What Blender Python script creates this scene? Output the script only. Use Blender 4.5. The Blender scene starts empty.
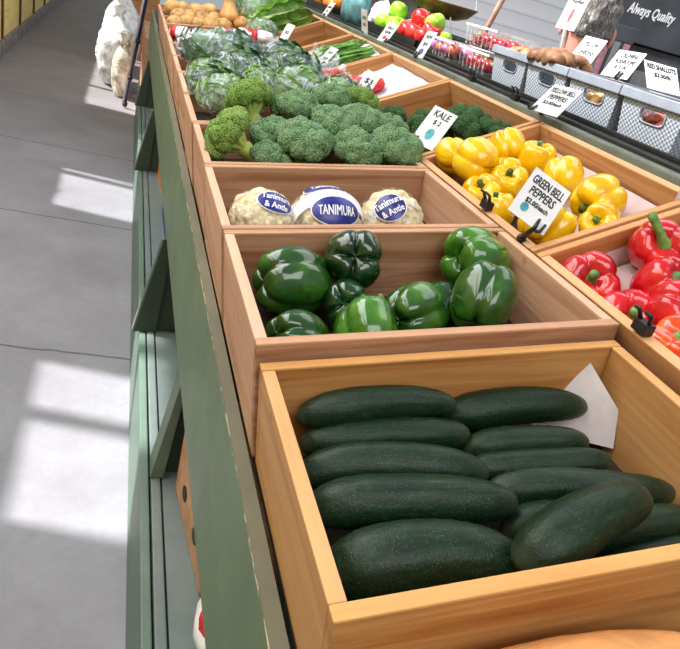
import bpy, bmesh, math, random
from mathutils import Vector, Matrix, Euler, noise

random.seed(7)
PI = math.pi
SC = bpy.context.scene
COL = SC.collection

# ---------------------------------------------------------------- frames of the tilted display
CAM = Vector((0, 0, 1.3))
TL, TR = 0.1539, 0.4596                     # tilt of the front row of crates and of the back row
EL = Vector((math.cos(TL), 0, math.sin(TL))); NL = Vector((-math.sin(TL), 0, math.cos(TL)))
ER = Vector((math.cos(TR), 0, math.sin(TR))); NR = Vector((-math.sin(TR), 0, math.cos(TR)))
EY = Vector((0, 1, 0))
A = Vector((0.1422, 0.516, 0.9852))         # rim corner of the green pepper crate
B = A + EL * 0.422


def FL(u, v, w):
    return A + EL * u + EY * v + NL * w


def FR(r, v, w):
    return B + ER * r + EY * v + NR * w


def frame(o, x, y, z):
    return Matrix(((x.x, y.x, z.x, o.x), (x.y, y.y, z.y, o.y), (x.z, y.z, z.z, o.z), (0, 0, 0, 1)))


def ml(u, v, w):
    return frame(FL(u, v, w), EL, EY, NL)


def mr(r, v, w):
    return frame(FR(r, v, w), ER, EY, NR)


# ---------------------------------------------------------------- materials
class NT:
    def __init__(self, name):
        self.m = bpy.data.materials.new(name)
        self.m.use_nodes = True
        self.t = self.m.node_tree
        self.t.nodes.clear()
        self.out = self.n('ShaderNodeOutputMaterial')
        self.b = self.n('ShaderNodeBsdfPrincipled')
        self.l(self.b.outputs[0], self.out.inputs[0])

    def n(self, typ, **kw):
        x = self.t.nodes.new(typ)
        for k, v in kw.items():
            setattr(x, k, v)
        return x

    def l(self, a, b):
        self.t.links.new(a, b)

    def coords(self, kind='Object', scale=(1, 1, 1), rnd=0.0):
        tc = self.n('ShaderNodeTexCoord')
        mp = self.n('ShaderNodeMapping')
        mp.inputs['Scale'].default_value = scale
        self.l(tc.outputs[kind], mp.inputs['Vector'])
        if rnd:
            oi = self.n('ShaderNodeObjectInfo')
            mu = self.n('ShaderNodeMath', operation='MULTIPLY')
            mu.inputs[1].default_value = rnd
            self.l(oi.outputs['Random'], mu.inputs[0])
            cb = self.n('ShaderNodeCombineXYZ')
            for i in range(3):
                self.l(mu.outputs[0], cb.inputs[i])
            self.l(cb.outputs[0], mp.inputs['Location'])
        return mp.outputs[0]

    def noise(self, vec, scale, detail=4, rough=0.6, dist=0.0):
        x = self.n('ShaderNodeTexNoise')
        x.inputs['Scale'].default_value = scale
        x.inputs['Detail'].default_value = detail
        x.inputs['Roughness'].default_value = rough
        x.inputs['Distortion'].default_value = dist
        if vec is not None:
            self.l(vec, x.inputs['Vector'])
        return x.outputs[0]

    def voro(self, vec, scale, feature='F1'):
        x = self.n('ShaderNodeTexVoronoi', feature=feature)
        x.inputs['Scale'].default_value = scale
        if vec is not None:
            self.l(vec, x.inputs['Vector'])
        return x.outputs['Distance']

    def ramp(self, fac, stops, interp='LINEAR'):
        x = self.n('ShaderNodeValToRGB')
        cr = x.color_ramp
        cr.interpolation = interp
        while len(cr.elements) > 1:
            cr.elements.remove(cr.elements[-1])
        cr.elements[0].position = stops[0][0]
        cr.elements[0].color = C(stops[0][1])
        for p, c in stops[1:]:
            e = cr.elements.new(p)
            e.color = C(c)
        self.l(fac, x.inputs[0])
        return x.outputs[0]

    def mix(self, fac, a, b, blend='MIX'):
        x = self.n('ShaderNodeMix', data_type='RGBA', blend_type=blend)
        for i, v in ((0, fac), (6, a), (7, b)):
            if isinstance(v, (int, float)):
                x.inputs[i].default_value = v
            elif isinstance(v, tuple):
                x.inputs[i].default_value = C(v)
            else:
                self.l(v, x.inputs[i])
        return x.outputs[2]

    def math(self, op, a, b=0.0, c=None):
        x = self.n('ShaderNodeMath', operation=op)
        for i, v in enumerate((a, b) if c is None else (a, b, c)):
            if isinstance(v, (int, float)):
                x.inputs[i].default_value = v
            else:
                self.l(v, x.inputs[i])
        return x.outputs[0]

    def bump(self, h, strength=0.3, dist=0.002):
        x = self.n('ShaderNodeBump')
        x.inputs['Strength'].default_value = strength
        x.inputs['Distance'].default_value = dist
        self.l(h, x.inputs['Height'])
        self.l(x.outputs[0], self.b.inputs['Normal'])

    def set(self, **kw):
        for k, v in kw.items():
            s = self.b.inputs[k.replace('_', ' ')]
            if isinstance(v, (int, float)):
                s.default_value = v
            elif isinstance(v, tuple):
                s.default_value = C(v)
            else:
                self.l(v, s)
        return self


def C(c):
    """sRGB 0-255 tuple to linear rgba."""
    r = []
    for x in c[:3]:
        x = x / 255.0
        r.append(x / 12.92 if x <= 0.04045 else ((x + 0.055) / 1.055) ** 2.4)
    return (r[0], r[1], r[2], 1.0)


def plain(name, col, rough=0.6, var=0.12, scale=12, metal=0.0, bump=0.0, coat=0.0, kind='Object'):
    t = NT(name)
    v = t.coords(kind, rnd=7.0)
    f = t.noise(v, scale, 4)
    lo = tuple(max(0, x * (1 - var * 1.6)) for x in col); hi = tuple(min(255, x * (1 + var)) for x in col)
    t.set(Base_Color=t.ramp(f, [(0.3, lo), (0.7, hi)]), Roughness=rough, Metallic=metal)
    t.b.inputs['Coat Weight'].default_value = coat
    if bump:
        t.bump(t.noise(v, scale * 6, 3), bump, 0.002)
    return t.m


def wood(name, axis, light, mid, dark, worn=0.0):
    t = NT(name)
    s = (2.2, 42, 42) if axis == 'x' else (42, 2.2, 42)
    v = t.coords('Object', s, rnd=31.0)
    v2 = t.coords('Object', (6, 6, 6) if axis == 'x' else (6, 6, 6), rnd=11.0)
    n1 = t.noise(v, 1.0, 5, 0.62, 0.7)
    s2 = (9, 260, 260) if axis == 'x' else (260, 9, 260)
    n2 = t.noise(t.coords('Object', s2, rnd=5.0), 1.0, 3, 0.6)
    n3 = t.noise(v2, 1.0, 3, 0.5)
    base = t.ramp(n1, [(0.25, dark), (0.42, mid), (0.58, light), (0.75, mid)])
    base = t.mix(t.math('MULTIPLY', n2, 0.55), base, dark)
    base = t.mix(t.ramp(n3, [(0.35, (0, 0, 0)), (0.75, (130, 130, 130))]), base, light)
    if worn:
        kv = t.voro(t.coords('Object', (5, 12, 12), rnd=9.0), 1.0)
        base = t.mix(t.ramp(kv, [(0.03, (200, 200, 200)), (0.10, (0, 0, 0))]), base, dark)
    if worn:
        sp = t.n('ShaderNodeSeparateXYZ'); t.l(t.coords('Generated'), sp.inputs[0])
        top = t.math('MULTIPLY', t.math('GREATER_THAN', sp.outputs[2], 0.982), t.math('ADD', 0.25, t.math('MULTIPLY', n3, 0.6)))
        base = t.mix(top, base, tuple(min(255, x * 1.04) for x in light))
    t.set(Base_Color=base, Roughness=0.55)
    t.b.inputs['Specular IOR Level'].default_value = 0.3
    t.bump(n2, 0.25, 0.001)
    return t.m


M = {}
M['wood_x'] = wood('crate_wood_across', 'x', (198, 154, 122), (162, 110, 78), (110, 68, 42), 1)
M['wood_y'] = wood('crate_wood_along', 'y', (224, 180, 152), (198, 150, 120), (154, 104, 76), 1)  # lighter than the cross panels: window light put into the side colour
M['pine_x'] = wood('pine_across', 'x', (216, 164, 102), (190, 130, 70), (138, 84, 38), 1)
M['pine_y'] = wood('pine_along', 'y', (216, 168, 114), (198, 144, 90), (152, 98, 52), 1)
M['oak_x'] = wood('back_crate_wood_across', 'x', (212, 158, 106), (182, 122, 70), (132, 78, 38), 1)
M['oak_y'] = wood('back_crate_wood_along', 'y', (224, 176, 130), (196, 142, 96), (148, 94, 54), 1)


def green_paint(name, col, edge_z=None):
    t = NT(name)
    v = t.coords('Object')
    n = t.noise(v, 9, 5, 0.65)
    lo = tuple(x * 0.92 for x in col); hi = tuple(min(255, x * 1.06) for x in col)
    base = t.ramp(n, [(0.3, lo), (0.7, hi)])
    n2 = t.noise(v, 220, 3, 0.6)
    base = t.mix(t.ramp(n2, [(0.72, (0, 0, 0)), (0.76, (160, 160, 160))]), base, (150, 160, 140))
    if edge_z is not None:
        sp = t.n('ShaderNodeSeparateXYZ'); t.l(v, sp.inputs[0])
        near = t.math('GREATER_THAN', sp.outputs[2], edge_z)
        ch = t.ramp(t.noise(t.coords('Object', (30, 30, 200)), 1.0, 4, 0.7), [(0.50, (0, 0, 0)), (0.54, (255, 255, 255))])
        base = t.mix(t.math('MULTIPLY', near, ch), base, (214, 204, 172))
    t.set(Base_Color=base, Roughness=0.5)
    t.bump(t.noise(v, 60, 3), 0.12, 0.002)
    return t.m


M['fascia'] = green_paint('green_fascia_paint', (100, 122, 96), edge_z=0.8355)
M['green'] = green_paint('green_stand_paint', (100, 118, 102))
M['green_light'] = green_paint('green_rail_paint', (100, 122, 110))
M['olive'] = green_paint('olive_worn_paint', (112, 110, 92))
M['shelf_grey'] = green_paint('grey_green_shelf_paint', (112, 124, 122))
M['dark_green'] = green_paint('dark_green_panel_paint', (52, 64, 46))
M['black'] = plain('black_plastic', (24, 25, 27), 0.4, 0.3, 20)
M['black_shelf'] = plain('black_shelf_laminate', (32, 34, 36), 0.35, 0.3, 10)
M['steel_grey'] = plain('grey_painted_edge', (112, 120, 112), 0.45, 0.12, 14)
M['paper'] = plain('white_liner_paper', (226, 220, 226), 0.8, 0.05, 16, bump=0.3)
M['pinkpaper'] = plain('pinkish_liner_paper', (212, 192, 196), 0.7, 0.06, 14, bump=0.3)
M['card'] = plain('white_sign_card', (226, 228, 232), 0.5, 0.02, 20)
M['ink'] = plain('black_ink', (24, 24, 28), 0.6, 0.1, 20)
M['teal'] = plain('teal_ink', (70, 165, 178), 0.6, 0.15, 60)
M['redink'] = plain('red_ink', (196, 52, 70), 0.6, 0.1, 20)
M['blueink'] = plain('blue_ink', (70, 90, 150), 0.6, 0.1, 20)


def pepper_mat(name, lo, mid, hi, spot=None):
    t = NT(name)
    v = t.coords('Object', rnd=13.0)
    n = t.noise(v, 22, 3, 0.5)
    base = t.ramp(n, [(0.28, lo), (0.5, mid), (0.75, hi)])
    if spot:
        base = t.mix(t.ramp(t.noise(v, 14, 2), [(0.55, (0, 0, 0)), (0.68, (220, 220, 220))]), base, spot)
    t.set(Base_Color=base, Roughness=0.16)
    t.b.inputs['Coat Weight'].default_value = 0.5
    t.b.inputs['Coat Roughness'].default_value = 0.06
    t.b.inputs['Subsurface Weight'].default_value = 0.0
    t.bump(t.noise(v, 120, 2), 0.04, 0.001)
    return t.m


M['pep_green'] = pepper_mat('green_pepper_skin', (20, 54, 12), (34, 78, 20), (66, 118, 34))
M['pep_dark'] = pepper_mat('dark_green_pepper_skin', (10, 40, 14), (18, 56, 20), (34, 82, 30))
M['pep_lime'] = pepper_mat('lime_green_pepper_skin', (36, 82, 16), (58, 114, 26), (104, 158, 48))
M['pep_yellow'] = pepper_mat('yellow_pepper_skin', (230, 164, 0), (242, 190, 2), (250, 212, 24))
M['pep_red'] = pepper_mat('red_pepper_skin', (166, 8, 22), (204, 16, 30), (224, 36, 40))
M['pep_orange'] = pepper_mat('red_orange_pepper_skin', (214, 40, 14), (228, 66, 14), (240, 110, 20), (246, 160, 40))
M['pep_stem'] = plain('pepper_stem', (98, 134, 66), 0.5, 0.3, 60)
M['pep_stem_dark'] = plain('dark_pepper_stem', (60, 78, 34), 0.6, 0.4, 60)


def cucumber_mat():
    t = NT('cucumber_skin')
    v = t.coords('Object', rnd=17.0)
    st = t.noise(t.coords('Object', (6, 60, 60), rnd=3.0), 1.0, 4, 0.6)
    n = t.noise(v, 30, 4, 0.6)
    base = t.ramp(st, [(0.3, (10, 28, 16)), (0.55, (20, 46, 27)), (0.80, (48, 78, 46))])
    base = t.mix(t.math('MULTIPLY', n, 0.7), base, (14, 34, 24))
    d = t.voro(v, 90)
    base = t.mix(t.ramp(d, [(0.06, (255, 255, 255)), (0.13, (0, 0, 0))]), base, (146, 166, 118))
    sp = t.n('ShaderNodeSeparateXYZ'); t.l(t.coords('Generated'), sp.inputs[0])
    endf = t.ramp(sp.outputs[0], [(0.0, (190, 190, 190)), (0.05, (60, 60, 60)), (0.14, (0, 0, 0)), (0.86, (0, 0, 0)), (1.0, (160, 160, 160))])
    base = t.mix(endf, base, (86, 92, 74))
    t.set(Base_Color=base, Roughness=0.36)
    t.b.inputs['Specular IOR Level'].default_value = 0.30
    t.bump(t.noise(v, 70, 4, 0.65), 0.26, 0.003)
    return t.m


M['cucumber'] = cucumber_mat()


def broccoli_mat(name, dark, mid, light, vs=330, bs=0.9):
    t = NT(name)
    v = t.coords('Object', rnd=3.0)
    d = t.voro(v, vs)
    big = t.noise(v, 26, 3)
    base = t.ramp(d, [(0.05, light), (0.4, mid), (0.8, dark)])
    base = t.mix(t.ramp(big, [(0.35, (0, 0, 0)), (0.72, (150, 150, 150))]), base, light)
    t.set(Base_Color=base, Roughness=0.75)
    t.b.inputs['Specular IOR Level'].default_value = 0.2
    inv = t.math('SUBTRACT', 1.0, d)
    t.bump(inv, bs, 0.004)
    return t.m


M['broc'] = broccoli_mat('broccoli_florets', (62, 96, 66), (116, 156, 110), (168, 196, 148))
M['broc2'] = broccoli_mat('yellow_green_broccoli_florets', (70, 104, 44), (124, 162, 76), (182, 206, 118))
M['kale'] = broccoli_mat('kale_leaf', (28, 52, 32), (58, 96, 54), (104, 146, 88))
M['broc_stem'] = plain('broccoli_stem', (164, 182, 92), 0.55, 0.18, 40)
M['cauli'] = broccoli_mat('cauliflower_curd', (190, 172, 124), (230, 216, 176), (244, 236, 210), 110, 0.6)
M['film'] = None


def film_mat(name, amount, tint=(235, 242, 245), rough=0.12):
    t = NT(name)
    t.set(Base_Color=tint, Roughness=rough)
    v = t.coords('Object', rnd=9.0)
    n = t.noise(v, 34, 5, 0.7, 1.2)
    tr = t.n('ShaderNodeBsdfTransparent')
    mx = t.n('ShaderNodeMixShader')
    f = t.ramp(n, [(0.36, (int(255 * amount * 0.25),) * 3), (0.52, (int(255 * amount * 0.6),) * 3), (0.66, (int(255 * min(1, amount * 1.9)),) * 3)])
    t.l(f, mx.inputs[0]); t.l(tr.outputs[0], mx.inputs[1]); t.l(t.b.outputs[0], mx.inputs[2])
    t.l(mx.outputs[0], t.out.inputs[0])
    t.bump(n, 0.9, 0.01)
    return t.m


M['film'] = film_mat('clear_plastic_bag_film', 0.80, (222, 234, 244))
M['film2'] = film_mat('clear_rigid_plastic', 0.26, (240, 244, 246), 0.08)
M['film3'] = film_mat('cloudy_plastic_rib', 0.75, (226, 226, 230), 0.15)
M['wrap'] = film_mat('white_printed_wrap', 0.5, (244, 242, 240), 0.2)


def leafy(name, dark, mid, light, pale):
    t = NT(name)
    v = t.coords('Object', rnd=5.0)
    n = t.noise(v, 28, 5, 0.7, 1.6)
    n2 = t.voro(t.coords('Object', (1, 2.5, 1), rnd=8.0), 30, 'DISTANCE_TO_EDGE')
    base = t.ramp(n, [(0.3, dark), (0.48, mid), (0.62, light), (0.75, pale)])
    base = t.mix(t.ramp(n2, [(0.0, (90, 90, 90)), (0.04, (0, 0, 0))]), base, pale)
    t.set(Base_Color=base, Roughness=0.4)
    t.bump(n, 0.5, 0.004)
    return t.m


M['leaf'] = leafy('dark_leafy_greens', (30, 62, 34), (58, 104, 58), (112, 152, 92), (198, 214, 184))
M['leaf_lt'] = leafy('pale_leafy_greens', (60, 104, 48), (104, 150, 74), (160, 190, 116), (226, 234, 206))
M['romaine'] = leafy('romaine_leaf', (66, 118, 36), (108, 160, 58), (150, 192, 84), (206, 224, 150))
M['onion_green'] = plain('green_onion_leaf', (104, 156, 62), 0.4, 0.35, 30)
M['potato'] = plain('tan_potato_skin', (204, 160, 98), 0.6, 0.2, 26, bump=0.3)
M['sweet'] = plain('orange_sweet_potato_skin', (206, 142, 84), 0.6, 0.14, 20, bump=0.4)
M['squash'] = plain('butternut_skin', (224, 176, 112), 0.4, 0.1, 14)
M['onion'] = plain('golden_onion_skin', (206, 150, 84), 0.3, 0.2, 18)
M['mushroom'] = plain('brown_mushroom_skin', (150, 104, 66), 0.6, 0.4, 60, bump=0.3)
M['mushroom_dark'] = plain('dark_brown_mushroom_skin', (126, 84, 54), 0.6, 0.25, 40, bump=0.3)
M['shallot'] = plain('reddish_shallot_skin', (176, 92, 72), 0.4, 0.25, 30)
M['apple_green'] = pepper_mat('green_apple_skin', (116, 170, 30), (142, 196, 44), (180, 218, 80))
M['apple_red'] = pepper_mat('red_apple_skin', (160, 18, 26), (198, 30, 36), (220, 70, 58))
M['purple'] = plain('purple_pink_skin', (184, 110, 170), 0.35, 0.3, 40)
M['berry'] = pepper_mat('red_berry_skin', (140, 12, 34), (180, 22, 48), (206, 60, 80))
M['orange'] = plain('orange_fruit_skin', (228, 132, 48), 0.4, 0.15, 40)
M['red_plastic'] = plain('red_net_bag', (206, 36, 44), 0.4, 0.2, 60)
M['white_plastic'] = plain('white_plastic', (236, 236, 238), 0.35, 0.06, 20, bump=0.2)
M['label_blue'] = plain('blue_label', (34, 42, 132), 0.3, 0.14, 50)
M['label_white'] = plain('white_label', (240, 240, 246), 0.35, 0.03, 20)
M['carton'] = plain('brown_cardboard', (198, 152, 120), 0.8, 0.08, 18)
M['carton_grey'] = plain('grey_cardboard', (128, 130, 134), 0.7, 0.1, 14)
M['box_dark'] = plain('charcoal_printed_carton', (62, 66, 74), 0.6, 0.12, 8)
M['pink_print'] = plain('faded_pink_print', (170, 118, 130), 0.7, 0.15, 24)
M['blue_plastic'] = plain('blue_plastic', (40, 70, 170), 0.4, 0.15, 12)
M['navy'] = plain('navy_pole_paint', (24, 44, 82), 0.35, 0.25, 20)
M['tealcloth'] = plain('teal_fabric', (92, 140, 148), 0.7, 0.25, 22, bump=0.4)
M['bronze'] = plain('bronze_pan_metal', (110, 92, 56), 0.35, 0.35, 16, metal=0.6)
M['wire'] = plain('pale_wire', (206, 206, 200), 0.4, 0.1, 10)
M['brown_wood'] = plain('brown_pole_wood', (142, 104, 84), 0.6, 0.15, 20)
M['skin'] = plain('skin', (206, 140, 124), 0.5, 0.06, 20)
M['denim'] = plain('dark_trousers', (52, 58, 74), 0.8, 0.15, 60)
M['shoe'] = plain('dark_shoe', (40, 36, 34), 0.6, 0.15, 20)


def hair_mat():
    t = NT('grey_curly_hair')
    v = t.coords('Object')
    n = t.noise(t.coords('Object', (60, 60, 16)), 1.0, 5, 0.75, 2.5)
    t.set(Base_Color=t.ramp(n, [(0.32, (34, 32, 32)), (0.5, (112, 108, 106)), (0.68, (206, 202, 198))]), Roughness=0.6)
    t.bump(n, 1.0, 0.01)
    return t.m


def plaid_mat():
    t = NT('black_white_plaid_cloth')
    v = t.coords('Object')
    sp = t.n('ShaderNodeSeparateXYZ'); t.l(v, sp.inputs[0])
    a = t.math('FRACT', t.math('MULTIPLY', t.math('ADD', sp.outputs[0], sp.outputs[1]), 14.0))
    b = t.math('FRACT', t.math('MULTIPLY', sp.outputs[2], 16.0))
    s = t.math('ADD', t.math('GREATER_THAN', a, 0.5), t.math('GREATER_THAN', b, 0.5))
    t.set(Base_Color=t.ramp(t.math('MULTIPLY', s, 0.5), [(0.0, (30, 30, 34)), (0.4, (120, 120, 126)), (0.9, (222, 222, 226))], 'CONSTANT'), Roughness=0.85)
    return t.m


def basket_mat():
    t = NT('grey_woven_plastic')
    v = t.coords('Object')
    sp = t.n('ShaderNodeSeparateXYZ'); t.l(v, sp.inputs[0])
    k = 2 * PI / 0.0115
    h1 = t.math('SINE', t.math('MULTIPLY', t.math('ADD', sp.outputs[0], sp.outputs[1]), k))
    h2 = t.math('SINE', t.math('MULTIPLY', sp.outputs[2], k * 1.25))
    h = t.math('MULTIPLY', h1, h2)
    h = t.math('ADD', t.math('MULTIPLY', h, 0.5), 0.5)
    t.set(Base_Color=t.ramp(h, [(0.08, (108, 114, 126)), (0.3, (146, 153, 166)), (0.8, (168, 176, 190))]), Roughness=0.5)
    t.bump(h, 0.45, 0.003)
    return t.m


def sack_mat(name, base):
    t = NT(name)
    v = t.coords('Object')
    n = t.noise(v, 7, 4, 0.6, 1.5)
    c = t.ramp(n, [(0.35, tuple(x * 0.82 for x in base)), (0.5, base), (0.63, (250, 250, 248))])
    pr = t.ramp(t.noise(v, 11, 2), [(0.64, (0, 0, 0)), (0.67, (150, 150, 150))])
    c = t.mix(pr, c, (150, 166, 150))
    t.set(Base_Color=c, Roughness=0.6)
    t.bump(n, 0.8, 0.03)
    return t.m


M['hair'] = hair_mat(); M['plaid'] = plaid_mat(); M['basket'] = basket_mat()
M['basket_rim'] = plain('grey_basket_rim', (134, 142, 156), 0.45, 0.05, 20)
M['sack_white'] = sack_mat('white_sack_weave', (236, 236, 236))
M['sack_beige'] = sack_mat('beige_sack_weave', (206, 198, 178))


def floor_mat():
    t = NT('grey_concrete_floor')
    v = t.coords('Object')
    n = t.noise(v, 1.6, 6, 0.65)
    n2 = t.noise(v, 38, 5, 0.7)
    base = t.ramp(n, [(0.3, (132, 131, 138)), (0.7, (166, 165, 174))])
    base = t.mix(t.math('MULTIPLY', n2, 0.4), base, (98, 96, 98))
    sp = t.n('ShaderNodeSeparateXYZ'); t.l(v, sp.inputs[0])
    far = t.n('ShaderNodeMapRange'); t.l(sp.outputs[1], far.inputs[0])
    far.inputs[1].default_value = 4.0; far.inputs[2].default_value = 7.5
    base = t.mix(t.math('MULTIPLY', far.outputs[0], 0.55), base, (112, 100, 88))
    y = t.math('ADD', sp.outputs[1], t.math('MULTIPLY', sp.outputs[0], 0.1))
    y = t.math('ADD', y, t.math('MULTIPLY', t.math('SUBTRACT', t.noise(v, 6, 3), 0.5), 0.03))
    fr = t.math('FRACT', t.math('DIVIDE', t.math('SUBTRACT', y, 1.985), 1.18))
    d = t.math('ABSOLUTE', t.math('SUBTRACT', fr, 0.5))
    ln = t.math('GREATER_THAN', d, 0.4955)
    base = t.mix(t.math('MULTIPLY', ln, 0.75), base, (60, 58, 60))
    sp2 = t.ramp(t.voro(v, 9), [(0.02, (200, 200, 200)), (0.035, (0, 0, 0))])
    base = t.mix(sp2, base, (70, 68, 66))
    t.set(Base_Color=base, Roughness=0.62)
    t.bump(n2, 0.25, 0.004)
    return t.m


def siding_mat():
    t = NT('pale_grey_siding')
    v = t.coords('Object')
    sp = t.n('ShaderNodeSeparateXYZ'); t.l(v, sp.inputs[0])
    fr = t.math('FRACT', t.math('MULTIPLY', sp.outputs[2], 8.0))
    t.set(Base_Color=t.ramp(fr, [(0.0, (160, 162, 168)), (0.06, (214, 215, 219)), (0.2, (232, 232, 236)), (1.0, (222, 223, 227))]), Roughness=0.7)
    return t.m


M['floor'] = floor_mat(); M['siding'] = siding_mat()
M['kerb'] = plain('grey_kerb_concrete', (128, 122, 112), 0.8, 0.15, 10, bump=0.3)
M['yellow_board'] = wood('yellow_wall_board', 'y', (244, 222, 146), (232, 204, 116), (204, 172, 92))
M['post_dark'] = plain('dark_wall_post', (74, 62, 46), 0.7, 0.2, 10)


# ---------------------------------------------------------------- mesh helpers
class MB:
    def __init__(self):
        self.v = []; self.f = []

    def add(self, vs, fs, mat=None):
        o = len(self.v)
        self.v += [tuple(mat @ Vector(p)) if mat is not None else tuple(p) for p in vs]
        self.f += [tuple(i + o for i in q) for q in fs]
        return self

    def box(self, x0, x1, y0, y1, z0, z1, mat=None):
        vs = [(x, y, z) for z in (z0, z1) for y in (y0, y1) for x in (x0, x1)]
        fs = [(0, 2, 3, 1), (4, 5, 7, 6), (0, 1, 5, 4), (2, 6, 7, 3), (0, 4, 6, 2), (1, 3, 7, 5)]
        return self.add(vs, fs, mat)

    def prism(self, poly, y0, y1, mat=None):
        n = len(poly)
        vs = [(x, y0, z) for x, z in poly] + [(x, y1, z) for x, z in poly]
        fs = [tuple(range(n)), tuple(range(2 * n - 1, n - 1, -1))]
        fs += [(i, i + n, (i + 1) % n + n, (i + 1) % n) for i in range(n)]
        return self.add(vs, fs, mat)

    def tube(self, pts, rad, n=10, cap=True):
        pts = [Vector(p) for p in pts]
        if isinstance(rad, (int, float)):
            rad = [rad] * len(pts)
        vs = []; fs = []
        up = Vector((0, 0, 1))
        t0 = (pts[1] - pts[0]).normalized()
        if abs(t0.dot(up)) > 0.9:
            up = Vector((1, 0, 0))
        a = t0.cross(up).normalized()
        for i, p in enumerate(pts):
            t = (pts[min(i + 1, len(pts) - 1)] - pts[max(i - 1, 0)]).normalized()
            a = (a - t * a.dot(t)).normalized()
            b = t.cross(a)
            for k in range(n):
                ang = 2 * PI * k / n
                vs.append(p + (a * math.cos(ang) + b * math.sin(ang)) * rad[i])
        for i in range(len(pts) - 1):
            for k in range(n):
                fs.append((i * n + k, i * n + (k + 1) % n, (i + 1) * n + (k + 1) % n, (i + 1) * n + k))
        if cap:
            fs.append(tuple(range(n - 1, -1, -1)))
            fs.append(tuple(range((len(pts) - 1) * n, len(pts) * n)))
        return self.add(vs, fs)

    def lathe(self, prof, n=32, fn=None, mat=None):
        vs = []; fs = []
        for i, (r, z) in enumerate(prof):
            for k in range(n):
                a = 2 * PI * k / n
                p = Vector((r * math.cos(a), r * math.sin(a), z))
                vs.append(fn(p, a, i) if fn else p)
        for i in range(len(prof) - 1):
            for k in range(n):
                fs.append((i * n + k, i * n + (k + 1) % n, (i + 1) * n + (k + 1) % n, (i + 1) * n + k))
        fs.append(tuple(range(n - 1, -1, -1)))
        fs.append(tuple(range((len(prof) - 1) * n, len(prof) * n)))
        return self.add(vs, fs, mat)

    def grid(self, fn, nu, nv, skip=None):
        vs = [fn(i / nu, j / nv) for j in range(nv + 1) for i in range(nu + 1)]
        fs = []
        for j in range(nv):
            for i in range(nu):
                if skip and skip((i + .5) / nu, (j + .5) / nv):
                    continue
                a = j * (nu + 1) + i
                fs.append((a, a + 1, a + nu + 2, a + nu + 1))
        return self.add(vs, fs)

    def ico(self, sub, fn, mat=None):
        vs, fs = ico_base(sub)
        return self.add([fn(Vector(p)) for p in vs], fs, mat)

    def mesh(self, name, mat, smooth=True, bevel=0.0, clean=False):
        me = bpy.data.meshes.new(name)
        me.from_pydata(self.v, [], self.f)
        bm = bmesh.new(); bm.from_mesh(me)
        if clean:
            bmesh.ops.remove_doubles(bm, verts=bm.verts, dist=1e-5)
        bmesh.ops.recalc_face_normals(bm, faces=bm.faces)
        if bevel:
            bmesh.ops.bevel(bm, geom=[e for e in bm.edges if e.is_manifold and e.calc_face_angle(0) > 0.6], offset=bevel, segments=2, affect='EDGES', profile=0.6)
        bm.to_mesh(me); bm.free()
        for p in me.polygons:
            p.use_smooth = smooth
        me.materials.append(mat)
        return me

    def obj(self, name, mat, parent=None, smooth=False, bevel=0.0, clean=False):
        return link(name, self.mesh(name, mat, smooth, bevel, clean), parent)


_ico = {}


def ico_base(sub):
    if sub not in _ico:
        bm = bmesh.new()
        bmesh.ops.create_icosphere(bm, subdivisions=sub, radius=1.0)
        bm.verts.ensure_lookup_table()
        _ico[sub] = ([tuple(v.co) for v in bm.verts], [tuple(v.index for v in f.verts) for f in bm.faces])
        bm.free()
    return _ico[sub]


def link(name, me, parent=None):
    o = bpy.data.objects.new(name, me)
    COL.objects.link(o)
    if parent:
        o.parent = parent
    return o


def tag(o, label, cat, group=None, kind=None):
    if label:
        o['label'] = label
    if cat:
        o['category'] = cat
    if group:
        o['group'] = group
    if kind:
        o['kind'] = kind
    return o


def thing(name, label, cat, mat=None, group=None):
    o = bpy.data.objects.new(name, None)
    o.empty_display_size = 0.05
    COL.objects.link(o)
    if mat is not None:
        o.matrix_world = mat
    return tag(o, label, cat, group)


def struct(o):
    o['kind'] = 'structure'
    return o


def dup(root, label, mat, group=None):
    r = root.copy(); COL.objects.link(r)
    if label: r['label'] = label
    if group: r['group'] = group
    r.matrix_world = mat
    for ch in list(root.children):
        c = ch.copy(); COL.objects.link(c); c.parent = r
        for g in list(ch.children):
            d = g.copy(); COL.objects.link(d); d.parent = c
    return r


class Kind:
    """first call uses the source thing itself, later ones copy it with its parts"""
    def __init__(self, root):
        self.root = root; self.used = False

    def put(self, label, mat, group=None):
        if not self.used:
            self.used = True
            self.root['label'] = label
            if group: self.root['group'] = group
            self.root.matrix_world = mat
            return self.root
        return dup(self.root, label, mat, group)


def fbm(p, s, seed=0.0):
    return noise.fractal(Vector(p) * s + Vector((seed, seed * 1.7, seed * 0.3)), 1.0, 2.0, 4)


def orient(pos, axis, spin=0.0, scale=1.0):
    """matrix that takes local z to axis, spun about it"""
    z = Vector(axis).normalized()
    x = Vector((1, 0, 0)) if abs(z.x) < 0.9 else Vector((0, 1, 0))
    x = (x - z * x.dot(z)).normalized()
    y = z.cross(x)
    return frame(Vector(pos), x, y, z) @ Matrix.Rotation(spin, 4, 'Z') @ Matrix.Scale(scale, 4)


# ================================================================ SETTING
fl = MB().box(-6, 8, -2, 16, -0.1, 0.0).obj('floor', M['floor']); struct(fl)

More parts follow.
